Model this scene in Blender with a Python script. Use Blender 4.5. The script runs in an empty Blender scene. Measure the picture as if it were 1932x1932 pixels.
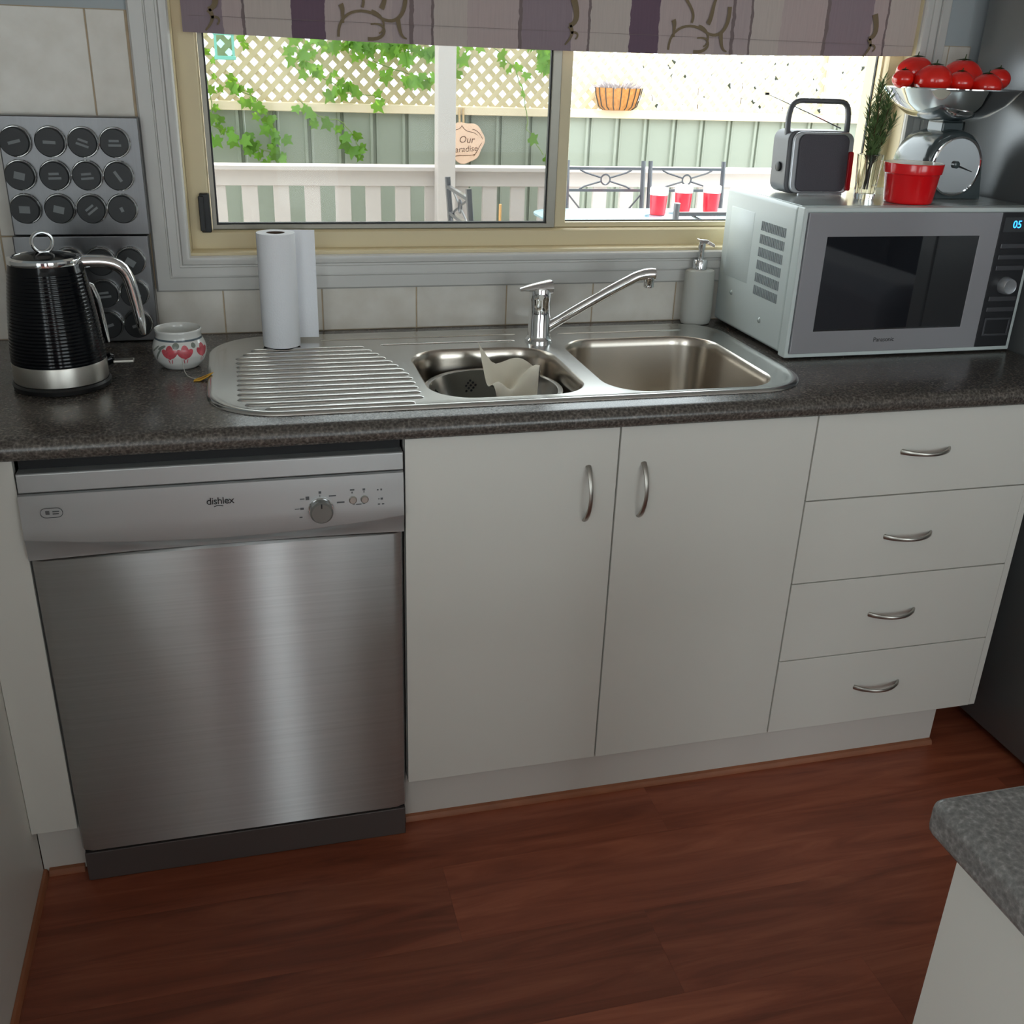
import bpy, bmesh, math, random
from mathutils import Vector, Matrix
from mathutils.geometry import delaunay_2d_cdt
random.seed(7)
PI = math.pi
sc = bpy.context.scene
COL = sc.collection

# ------------------------------------------------------------------ camera
F_PX = 1914.96
cam_d = bpy.data.cameras.new('camera')
cam = bpy.data.objects.new('camera', cam_d)
COL.objects.link(cam)
cam_d.sensor_width = 36.0
cam_d.sensor_fit = 'HORIZONTAL'
cam_d.lens = 36.0 * F_PX / 1932.0
cam_d.clip_start = 0.02
R_ = Vector((0.9674687, -0.25083151, 0.03298269))
U_ = Vector((0.07330704, 0.40272092, 0.91238256))
F_ = Vector((0.24213712, 0.88028371, -0.40800761))
m = Matrix.Identity(4)
for i in range(3):
    m[i][0] = R_[i]; m[i][1] = U_[i]; m[i][2] = -F_[i]
m[0][3], m[1][3], m[2][3] = -0.25082, -1.62718, 1.45971
cam.matrix_world = m
sc.camera = cam

# ------------------------------------------------------------------ light
world = bpy.data.worlds.new('sky')
sc.world = world
world.use_nodes = True
bg = world.node_tree.nodes['Background']
bg.inputs['Color'].default_value = (0.88, 0.95, 1.0, 1)
bg.inputs['Strength'].default_value = 1.55
sun_d = bpy.data.lights.new('sun', 'SUN')
sun_d.energy = 5.0
sun_d.angle = 0.01
sun_d.color = (1.0, 0.96, 0.88)
sun = bpy.data.objects.new('sun', sun_d)
COL.objects.link(sun)
sun.rotation_euler = Vector((-0.33, -0.36, -0.87)).to_track_quat('-Z', 'Y').to_euler()


def portal(name, loc, sx, sy, direction):
    d = bpy.data.lights.new(name, 'AREA')
    d.shape = 'RECTANGLE'
    d.size, d.size_y = sx, sy
    d.cycles.is_portal = True
    o = bpy.data.objects.new(name, d)
    COL.objects.link(o)
    o.location = loc
    o.rotation_euler = Vector(direction).to_track_quat('-Z', 'Y').to_euler()


portal('window_portal', (0.46, 0.745, 1.5), 1.7, 0.95, (0, -1, 0))
portal('rear_door_portal', (0.26, -4.72, 1.1), 0.48, 2.1, (0, 1, 0))
portal('rear_side_portal', (-1.14, -4.72, 1.2), 0.28, 1.9, (0, 1, 0))
portal('rear_fill_portal', (1.775, -4.72, 1.61), 1.65, 1.62, (0, 1, 0))  # sky light through the added wide rear window
portal('left_fill_portal', (-1.43, -3.4, 1.635), 2.1, 1.57, (1, 0, 0))  # sky light through the added left wall window

sc.view_settings.view_transform = 'Standard'
sc.view_settings.look = 'None'
sc.view_settings.gamma = 1.0
sc.view_settings.use_curve_mapping = False
sc.view_settings.exposure = 1.75
sc.cycles.use_denoising = True
sc.cycles.max_bounces = 10
sc.cycles.diffuse_bounces = 5
sc.cycles.glossy_bounces = 5
sc.cycles.transparent_max_bounces = 24
sc.cycles.sample_clamp_indirect = 6.0
sc.cycles.caustics_reflective = False
sc.cycles.caustics_refractive = False


# ------------------------------------------------------------------ materials
def srgb(r, g, b):
    def f(c):
        c /= 255.0
        return c / 12.92 if c <= 0.04045 else ((c + 0.055) / 1.055) ** 2.4
    return (f(r), f(g), f(b), 1.0)


def base(name):
    mt = bpy.data.materials.new(name)
    mt.use_nodes = True
    nt = mt.node_tree
    return mt, nt, nt.nodes['Principled BSDF']


def N(nt, kind, **kw):
    n = nt.nodes.new(kind)
    for k, v in kw.items():
        setattr(n, k, v)
    return n


def mat(name, col, rough=0.5, metal=0.0, noise=0.0, nscale=30.0, bump=0.0, bscale=200.0, coat=0.0, spec=0.5, sheen=0.0, trans=0.0):
    mt, nt, p = base(name)
    p.inputs['Base Color'].default_value = col
    p.inputs['Roughness'].default_value = rough
    p.inputs['Metallic'].default_value = metal
    p.inputs['Coat Weight'].default_value = coat
    p.inputs['Specular IOR Level'].default_value = spec
    p.inputs['Sheen Weight'].default_value = sheen
    p.inputs['Transmission Weight'].default_value = trans
    tc = N(nt, 'ShaderNodeTexCoord')
    if noise > 0:
        t = N(nt, 'ShaderNodeTexNoise')
        t.inputs['Scale'].default_value = nscale
        t.inputs['Detail'].default_value = 4
        nt.links.new(tc.outputs['Object'], t.inputs['Vector'])
        r = N(nt, 'ShaderNodeValToRGB')
        r.color_ramp.elements[0].position = 0.3
        r.color_ramp.elements[1].position = 0.7
        r.color_ramp.elements[0].color = tuple(c * (1 - noise) for c in col[:3]) + (1,)
        r.color_ramp.elements[1].color = tuple(min(1, c * (1 + noise)) for c in col[:3]) + (1,)
        nt.links.new(t.outputs['Fac'], r.inputs['Fac'])
        nt.links.new(r.outputs['Color'], p.inputs['Base Color'])
    if bump > 0:
        t2 = N(nt, 'ShaderNodeTexNoise')
        t2.inputs['Scale'].default_value = bscale
        t2.inputs['Detail'].default_value = 3
        nt.links.new(tc.outputs['Object'], t2.inputs['Vector'])
        b = N(nt, 'ShaderNodeBump')
        b.inputs['Strength'].default_value = bump
        b.inputs['Distance'].default_value = 0.002
        nt.links.new(t2.outputs['Fac'], b.inputs['Height'])
        nt.links.new(b.outputs['Normal'], p.inputs['Normal'])
    return mt


def brushed(name, col, rough=0.3, aniso=0.0, arot=0.0, stretch=(2, 2, 300), var=0.12):
    mt, nt, p = base(name)
    p.inputs['Metallic'].default_value = 1.0
    p.inputs['Roughness'].default_value = rough
    p.inputs['Anisotropic'].default_value = aniso
    p.inputs['Anisotropic Rotation'].default_value = arot
    if aniso:
        tg = N(nt, 'ShaderNodeTangent')
        tg.direction_type = 'RADIAL'
        tg.axis = 'Z'
        nt.links.new(tg.outputs['Tangent'], p.inputs['Tangent'])
    tc = N(nt, 'ShaderNodeTexCoord')
    mp = N(nt, 'ShaderNodeMapping')
    mp.inputs['Scale'].default_value = stretch
    t = N(nt, 'ShaderNodeTexNoise')
    t.inputs['Scale'].default_value = 1.0
    t.inputs['Detail'].default_value = 3
    r = N(nt, 'ShaderNodeValToRGB')
    r.color_ramp.elements[0].color = tuple(c * (1 - var) for c in col[:3]) + (1,)
    r.color_ramp.elements[1].color = tuple(min(1, c * (1 + var)) for c in col[:3]) + (1,)
    nt.links.new(tc.outputs['Object'], mp.inputs['Vector'])
    nt.links.new(mp.outputs['Vector'], t.inputs['Vector'])
    nt.links.new(t.outputs['Fac'], r.inputs['Fac'])
    nt.links.new(r.outputs['Color'], p.inputs['Base Color'])
    return mt


def clear_glass(name, tint=(1, 1, 1, 1), gloss=0.06, rough=0.0):
    mt = bpy.data.materials.new(name)
    mt.use_nodes = True
    nt = mt.node_tree
    nt.nodes.remove(nt.nodes['Principled BSDF'])
    out = nt.nodes['Material Output']
    t = N(nt, 'ShaderNodeBsdfTransparent')
    t.inputs['Color'].default_value = tint
    g = N(nt, 'ShaderNodeBsdfGlossy')
    g.inputs['Roughness'].default_value = rough
    fr = N(nt, 'ShaderNodeFresnel')
    fr.inputs['IOR'].default_value = 1.45
    mx = N(nt, 'ShaderNodeMixShader')
    if gloss is None:
        nt.links.new(fr.outputs['Fac'], mx.inputs['Fac'])
    else:
        mx.inputs['Fac'].default_value = gloss
    nt.links.new(t.outputs[0], mx.inputs[1])
    nt.links.new(g.outputs[0], mx.inputs[2])
    nt.links.new(mx.outputs[0], out.inputs['Surface'])
    return mt


def laminate(name, k=1.0, blue=1.0):
    mt, nt, p = base(name)
    p.inputs['Roughness'].default_value = 0.25
    p.inputs['Specular IOR Level'].default_value = 0.55
    tc = N(nt, 'ShaderNodeTexCoord')
    t = N(nt, 'ShaderNodeTexNoise'); t.inputs['Scale'].default_value = 240; t.inputs['Detail'].default_value = 6; t.inputs['Roughness'].default_value = 0.7
    v = N(nt, 'ShaderNodeTexVoronoi'); v.inputs['Scale'].default_value = 190
    nt.links.new(tc.outputs['Object'], t.inputs['Vector'])
    nt.links.new(tc.outputs['Object'], v.inputs['Vector'])
    r = N(nt, 'ShaderNodeValToRGB')
    e = r.color_ramp.elements
    e[0].position = 0.34; e[0].color = srgb(54, 49, 45)
    e[1].position = 0.72; e[1].color = srgb(126, 119, 112)
    e2 = e.new(0.52); e2.color = srgb(84, 78, 73)
    for q in e:
        c_ = q.color
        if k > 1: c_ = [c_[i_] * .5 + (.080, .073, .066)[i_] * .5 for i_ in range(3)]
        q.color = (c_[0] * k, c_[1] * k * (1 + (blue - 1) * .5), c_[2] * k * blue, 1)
    mx = N(nt, 'ShaderNodeMix'); mx.data_type = 'FLOAT'; mx.inputs[0].default_value = 0.3
    nt.links.new(t.outputs['Fac'], mx.inputs[2]); nt.links.new(v.outputs['Distance'], mx.inputs[3])
    nt.links.new(mx.outputs[0], r.inputs['Fac'])
    nt.links.new(r.outputs['Color'], p.inputs['Base Color'])
    b = N(nt, 'ShaderNodeBump'); b.inputs['Strength'].default_value = 0.08; b.inputs['Distance'].default_value = 0.001
    nt.links.new(t.outputs['Fac'], b.inputs['Height']); nt.links.new(b.outputs['Normal'], p.inputs['Normal'])
    return mt


def timber(name):
    mt, nt, p = base(name)
    p.inputs['Roughness'].default_value = 0.42
    g = N(nt, 'ShaderNodeNewGeometry')
    oi = N(nt, 'ShaderNodeObjectInfo')
    ad = N(nt, 'ShaderNodeVectorMath', operation='MULTIPLY_ADD')
    ad.inputs[1].default_value = (1, 1, 1)
    sc_ = N(nt, 'ShaderNodeVectorMath', operation='SCALE'); sc_.inputs[0].default_value = (13.0, 7.0, 3.0)
    nt.links.new(oi.outputs['Random'], sc_.inputs['Scale'])
    nt.links.new(g.outputs['Position'], ad.inputs[0]); nt.links.new(sc_.outputs[0], ad.inputs[2])
    mp = N(nt, 'ShaderNodeMapping'); mp.inputs['Scale'].default_value = (1.6, 16.0, 1.0)
    nt.links.new(ad.outputs[0], mp.inputs['Vector'])
    t = N(nt, 'ShaderNodeTexNoise'); t.inputs['Scale'].default_value = 1.5; t.inputs['Detail'].default_value = 8; t.inputs['Roughness'].default_value = 0.6; t.inputs['Distortion'].default_value = 0.9
    nt.links.new(mp.outputs[0], t.inputs['Vector'])
    r = N(nt, 'ShaderNodeValToRGB'); e = r.color_ramp.elements
    e[0].position = 0.25; e[0].color = srgb(104, 50, 33)
    e[1].position = 0.78; e[1].color = srgb(170, 98, 70)
    e2 = e.new(0.5); e2.color = srgb(138, 72, 50)
    nt.links.new(t.outputs['Fac'], r.inputs['Fac'])
    hs = N(nt, 'ShaderNodeHueSaturation')
    mr = N(nt, 'ShaderNodeMapRange'); mr.inputs['To Min'].default_value = 0.84; mr.inputs['To Max'].default_value = 1.16
    nt.links.new(oi.outputs['Random'], mr.inputs['Value']); nt.links.new(mr.outputs[0], hs.inputs['Value'])
    nt.links.new(r.outputs['Color'], hs.inputs['Color'])
    nt.links.new(hs.outputs['Color'], p.inputs['Base Color'])
    return mt


def tile_mat(name):
    mt, nt, p = base(name)
    p.inputs['Roughness'].default_value = 0.22
    oi = N(nt, 'ShaderNodeObjectInfo')
    g = N(nt, 'ShaderNodeNewGeometry')
    t = N(nt, 'ShaderNodeTexNoise'); t.inputs['Scale'].default_value = 18; t.inputs['Detail'].default_value = 4
    nt.links.new(g.outputs['Position'], t.inputs['Vector'])
    r = N(nt, 'ShaderNodeValToRGB'); e = r.color_ramp.elements
    e[0].position = 0.3; e[0].color = srgb(214, 207, 196)
    e[1].position = 0.75; e[1].color = srgb(228, 223, 215)
    nt.links.new(t.outputs['Fac'], r.inputs['Fac'])
    hs = N(nt, 'ShaderNodeHueSaturation')
    mr = N(nt, 'ShaderNodeMapRange'); mr.inputs['To Min'].default_value = 0.95; mr.inputs['To Max'].default_value = 1.03
    nt.links.new(oi.outputs['Random'], mr.inputs['Value']); nt.links.new(mr.outputs[0], hs.inputs['Value'])
    nt.links.new(r.outputs['Color'], hs.inputs['Color']); nt.links.new(hs.outputs['Color'], p.inputs['Base Color'])
    b = N(nt, 'ShaderNodeBump'); b.inputs['Strength'].default_value = 0.06; b.inputs['Distance'].default_value = 0.003
    nt.links.new(t.outputs['Fac'], b.inputs['Height']); nt.links.new(b.outputs['Normal'], p.inputs['Normal'])
    return mt


def blind_mat(name):
    mt, nt, p = base(name)
    p.inputs['Roughness'].default_value = 0.85
    g = N(nt, 'ShaderNodeNewGeometry')
    sx = N(nt, 'ShaderNodeSeparateXYZ')
    # wobble of the woven stripe edges
    nz = N(nt, 'ShaderNodeTexNoise'); nz.inputs['Scale'].default_value = 60; nz.inputs['Detail'].default_value = 2
    nt.links.new(g.outputs['Position'], nz.inputs['Vector'])
    nt.links.new(g.outputs['Position'], sx.inputs[0])
    mw = N(nt, 'ShaderNodeMath', operation='MULTIPLY_ADD'); mw.inputs[1].default_value = 0.008
    nt.links.new(nz.outputs['Fac'], mw.inputs[0]); nt.links.new(sx.outputs['X'], mw.inputs[2])
    P_ = 0.70
    a = N(nt, 'ShaderNodeMath', operation='ADD'); a.inputs[1].default_value = 0.3246 + 1.4
    nt.links.new(mw.outputs[0], a.inputs[0])
    d = N(nt, 'ShaderNodeMath', operation='DIVIDE'); d.inputs[1].default_value = P_
    nt.links.new(a.outputs[0], d.inputs[0])
    fr = N(nt, 'ShaderNodeMath', operation='FRACT')
    nt.links.new(d.outputs[0], fr.inputs[0])
    r = N(nt, 'ShaderNodeValToRGB'); r.color_ramp.interpolation = 'CONSTANT'
    e = r.color_ramp.elements
    L = srgb(176, 164, 158); M_ = srgb(160, 145, 145); D = srgb(132, 117, 124); V = srgb(98, 78, 92); K = srgb(112, 98, 98); M2 = srgb(168, 152, 150)
    stops = [(0.0, D), (0.115, M2), (0.166, K), (0.174, L), (0.300, V), (0.394, M2), (0.58, M_), (0.632, K), (0.641, M_), (0.693, K), (0.70, L), (0.80, M2), (0.952, K), (0.962, D)]
    e[0].position = 0.0; e[0].color = stops[0][1]
    e[1].position = stops[1][0]; e[1].color = stops[1][1]
    for s, c in stops[2:]:
        q = e.new(s); q.color = c
    nt.links.new(fr.outputs[0], r.inputs['Fac'])
    # weave threads
    mp = N(nt, 'ShaderNodeMapping'); mp.inputs['Scale'].default_value = (260, 10, 14)
    nt.links.new(g.outputs['Position'], mp.inputs['Vector'])
    n2 = N(nt, 'ShaderNodeTexNoise'); n2.inputs['Scale'].default_value = 1; n2.inputs['Detail'].default_value = 3
    nt.links.new(mp.outputs[0], n2.inputs['Vector'])
    mr = N(nt, 'ShaderNodeMapRange'); mr.inputs['To Min'].default_value = 1.08; mr.inputs['To Max'].default_value = 1.36
    nt.links.new(n2.outputs['Fac'], mr.inputs['Value'])
    hs = N(nt, 'ShaderNodeHueSaturation')
    nt.links.new(mr.outputs[0], hs.inputs['Value']); nt.links.new(r.outputs['Color'], hs.inputs['Color'])
    nt.links.new(hs.outputs['Color'], p.inputs['Base Color'])
    return mt


M = {}
M['cab'] = mat('white_laminate', srgb(218, 216, 209), 0.38, noise=0.012, nscale=4)
M['kick'] = mat('white_kickboard', srgb(210, 206, 200), 0.45)
M['counter'] = laminate('speckled_laminate')
M['counter_sheen'] = laminate('speckled_laminate_painted_sheen', 2.5, 1.18)  # worktop laminate made lighter and bluer, painting its sheen into the colour
M['floor'] = timber('jarrah_laminate')
M['bead'] = mat('timber_bead', srgb(150, 92, 62), 0.5, noise=0.15, nscale=12)
M['subfloor'] = mat('subfloor', srgb(70, 45, 32), 0.7)
M['wall'] = mat('painted_wall', srgb(176, 184, 188), 0.7, bump=0.03, bscale=120)
M['wall_room'] = mat('room_wall', srgb(214, 213, 209), 0.8, bump=0.03, bscale=80)
M['ceil'] = mat('ceiling_white', srgb(228, 226, 220), 0.9)
M['grout'] = mat('grout', srgb(186, 166, 140), 0.9, noise=0.1, nscale=40)
M['tile'] = tile_mat('glazed_tile')
M['trim'] = mat('gloss_white_trim', srgb(208, 206, 202), 0.3)
M['cream'] = mat('cream_aluminium', srgb(216, 201, 164), 0.4)
M['alu'] = mat('grey_aluminium', srgb(138, 134, 124), 0.35, metal=0.6)
M['seal'] = mat('black_rubber', srgb(26, 27, 29), 0.5)
M['glass'] = clear_glass('window_glass', (0.97, 0.985, 0.975, 1), 0.006)
M['screen'] = clear_glass('insect_screen', (0.68, 0.68, 0.67, 1), 0.0)
M['blind'] = blind_mat('striped_blind')
M['scroll'] = mat('olive_scroll_print', srgb(124, 108, 84), 0.85)
M['stitch'] = mat('dark_stitch', srgb(140, 126, 124), 0.9)
M['steel_dw'] = brushed('brushed_steel_door', (0.56, 0.56, 0.56), 0.37, aniso=1.0, arot=0.25)
M['silver'] = mat('silver_paint', srgb(176, 178, 178), 0.32, metal=0.55)
M['dw_dial'] = mat('grey_dial', srgb(126, 124, 120), 0.22, metal=0.3)
M['dark'] = mat('dark_gap', srgb(24, 24, 26), 0.7)
M['plinth'] = mat('grey_plinth', srgb(92, 84, 82), 0.5, metal=0.3)
M['steel'] = brushed('sink_steel', (0.66, 0.655, 0.63), 0.22, stretch=(4, 300, 4), var=0.05)
M['bowl_reflect_tint'] = brushed('sink_bowl_reflection_tint', (0.56, 0.51, 0.45), 0.24, stretch=(300, 300, 3), var=0.06)  # steel tinted warm, brown reflections painted into the bowl colour
M['chrome'] = mat('chrome', (0.82, 0.83, 0.84, 1), 0.06, metal=1.0)
M['satin'] = mat('satin_nickel', (0.50, 0.48, 0.44, 1), 0.36, metal=1.0)
M['rack'] = brushed('rack_steel', (0.18, 0.18, 0.185), 0.32, stretch=(260, 2, 2), var=0.08)
M['lid'] = mat('black_lid', srgb(34, 36, 38), 0.45)
M['jar_ring'] = mat('jar_glass_ring', (0.5, 0.5, 0.49, 1), 0.15, metal=0.8)
M['lab'] = mat('grey_print', srgb(128, 132, 134), 0.6)
M['kettle'] = mat('kettle_black', srgb(6, 8, 12), 0.12, spec=0.25)
M['kettle_base'] = mat('kettle_base', srgb(14, 14, 15), 0.4)
M['kettle_clear'] = mat('kettle_gauge', srgb(46, 52, 56), 0.12, coat=0.5)
M['paper'] = mat('paper_towel', srgb(246, 247, 251), 0.95, bump=0.35, bscale=260)
M['card'] = mat('cardboard', srgb(96, 76, 62), 0.9)
M['porc'] = mat('porcelain', srgb(222, 222, 218), 0.15, coat=0.5)
M['flower'] = mat('flower_glaze', srgb(196, 82, 92), 0.2, noise=0.25, nscale=90)
M['leafg'] = mat('grey_leaf_glaze', srgb(126, 132, 124), 0.2)
M['band'] = mat('slate_band_glaze', srgb(84, 96, 104), 0.2)
M['tag'] = mat('yellow_tag', srgb(226, 170, 38), 0.7)
M['tagdark'] = mat('tag_print', srgb(140, 96, 24), 0.7)
M['string'] = mat('string', srgb(200, 198, 190), 0.9)
M['cloth'] = mat('cream_paper', srgb(226, 219, 202), 0.9, bump=0.2, bscale=60)
M['soap'] = mat('matte_ceramic', srgb(188, 188, 182), 0.55)
M['mw'] = mat('microwave_white', srgb(206, 214, 212), 0.35)
M['mw_top'] = mat('microwave_top', srgb(186, 194, 192), 0.16, metal=0.25)
M['mw_door'] = mat('microwave_mirror_silver', srgb(176, 174, 179), 0.18, metal=0.4)
M['mw_glass'] = mat('microwave_dark_glass', (0.012, 0.013, 0.016, 1), 0.03, spec=1.0, coat=1.0)
M['mw_glass'].node_tree.nodes['Principled BSDF'].inputs['IOR'].default_value = 2.3
M['mw_glass'].node_tree.nodes['Principled BSDF'].inputs['Coat Weight'].default_value = 0
M['mw_glass'].node_tree.nodes['Principled BSDF'].inputs['Specular IOR Level'].default_value = 0.5
M['mw_panel'] = mat('microwave_panel', srgb(42, 42, 45), 0.3)
M['mw_btn'] = mat('microwave_button', srgb(92, 92, 96), 0.3, metal=0.5)
M['vent'] = mat('vent_slot', srgb(140, 146, 148), 0.7)
M['print'] = mat('black_print', srgb(22, 22, 24), 0.6)
M['print_grey'] = mat('grey_icon_print', srgb(86, 88, 90), 0.6)
M['radio'] = mat('radio_grey', srgb(88, 88, 92), 0.4)
M['radio_silver'] = mat('radio_silver', srgb(186, 188, 192), 0.25, metal=0.6)
M['grille'] = mat('radio_grille', srgb(74, 70, 78), 0.45, bump=0.5, bscale=900)
M['red'] = mat('red_plastic', srgb(190, 22, 34), 0.3)
M['red_glaze'] = mat('red_glaze', srgb(230, 16, 26), 0.22, coat=0.4)
M['cream_glaze'] = mat('cream_glaze', srgb(222, 214, 196), 0.25)
M['crystal'] = mat('crystal', (0.95, 0.97, 0.96, 1), 0.02, trans=1.0)
M['rosemary'] = mat('rosemary_green', srgb(96, 120, 72), 0.6, noise=0.3, nscale=50)
M['twig'] = mat('twig_brown', srgb(96, 78, 52), 0.8)
M['scale'] = mat('scale_grey', srgb(62, 72, 74), 0.2, coat=0.3)
M['dial'] = mat('dial_silver', srgb(172, 174, 178), 0.2, coat=0.5)
M['tomato'] = mat('tomato_red', srgb(232, 34, 22), 0.2, coat=0.4, noise=0.08, nscale=25)
M['tomleaf'] = mat('tomato_stalk', srgb(52, 72, 30), 0.7)
M['fridge'] = mat('fridge_dark_steel', srgb(124, 126, 128), 0.28, metal=0.35)
M['fridge_foot'] = mat('fridge_foot', srgb(22, 22, 24), 0.6)
M['leg'] = mat('grey_plastic_leg', srgb(150, 156, 158), 0.5)
M['sofa'] = mat('grey_upholstery', srgb(96, 98, 108), 0.95, bump=0.3, bscale=300, sheen=0.2)
M['curtain'] = mat('plum_curtain', srgb(98, 66, 72), 0.9)
M['fence'] = mat('sage_steel', srgb(142, 149, 137), 0.5, noise=0.05, nscale=3)
M['fence_cap'] = mat('cream_fence_cap', srgb(222, 206, 178), 0.5)
M['lattice'] = mat('cream_lattice', srgb(200, 186, 152), 0.6)
M['rail'] = mat('white_rail', srgb(186, 178, 175), 0.5)
M['deck'] = mat('pale_deck', srgb(196, 190, 182), 0.7, noise=0.1, nscale=6)
M['ground'] = mat('gravel', srgb(176, 168, 152), 0.95, noise=0.15, nscale=40)
M['iron'] = mat('dark_iron', srgb(64, 64, 70), 0.3, coat=0.3)
M['tableglass'] = mat('pale_table_glass', srgb(150, 186, 200), 0.06, coat=0.5)
M['cup_red'] = mat('translucent_red', srgb(214, 26, 44), 0.3)
M['cup_white'] = mat('white_lid', srgb(240, 238, 232), 0.4)
M['sign'] = mat('pale_wood_slice', srgb(226, 192, 168), 0.8, noise=0.06, nscale=12)
M['sign_ink'] = mat('burnt_ink', srgb(104, 70, 50), 0.8)
M['rope'] = mat('jute_rope', srgb(196, 168, 128), 0.9)
M['coir'] = mat('coir_liner', srgb(176, 118, 62), 0.95, noise=0.25, nscale=60, bump=0.5, bscale=90)
M['wire'] = mat('black_wire', srgb(52, 46, 42), 0.5)
M['palestem'] = mat('pale_succulent', srgb(206, 198, 200), 0.7)
M['lantern'] = mat('teal_lantern', srgb(120, 186, 172), 0.4)
M['lantern_glass'] = clear_glass('lantern_glass', (0.85, 0.95, 0.92, 1), 0.06)
M['bamboo'] = mat('bamboo_cane', srgb(214, 164, 104), 0.6)
M['neighbour'] = mat('neighbour_wall', srgb(214, 206, 190), 0.8)


def leaf_mat(name, col):
    mt, nt, p = base(name)
    p.inputs['Base Color'].default_value = col
    p.inputs['Roughness'].default_value = 0.5
    out = nt.nodes['Material Output']
    tr = N(nt, 'ShaderNodeBsdfTranslucent')
    tr.inputs['Color'].default_value = (min(1, col[0] * 1.5), min(1, col[1] * 1.3), col[2] * 0.6, 1)
    oi = N(nt, 'ShaderNodeObjectInfo')
    hs = N(nt, 'ShaderNodeHueSaturation'); hs.inputs['Color'].default_value = col
    mr = N(nt, 'ShaderNodeMapRange'); mr.inputs['To Min'].default_value = 0.55; mr.inputs['To Max'].default_value = 1.35
    nt.links.new(oi.outputs['Random'], mr.inputs['Value']); nt.links.new(mr.outputs[0], hs.inputs['Value'])
    nt.links.new(hs.outputs['Color'], p.inputs['Base Color'])
    mx = N(nt, 'ShaderNodeMixShader'); mx.inputs['Fac'].default_value = 0.5
    nt.links.new(p.outputs[0], mx.inputs[1]); nt.links.new(tr.outputs[0], mx.inputs[2])
    nt.links.new(mx.outputs[0], out.inputs['Surface'])
    return mt


M['vine'] = leaf_mat('vine_leaf', srgb(112, 160, 66))
M['vine_stem'] = mat('vine_stem', srgb(120, 140, 78), 0.7)


def emit(name, col, s):
    mt = bpy.data.materials.new(name)
    mt.use_nodes = True
    p = mt.node_tree.nodes['Principled BSDF']
    p.inputs['Base Color'].default_value = (0, 0, 0, 1)
    p.inputs['Emission Color'].default_value = col
    p.inputs['Emission Strength'].default_value = s
    return mt


M['led'] = emit('blue_led', (0.02, 0.22, 1.0, 1), 1.6)

# ------------------------------------------------------------------ mesh helpers
BASE = {}


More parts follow.
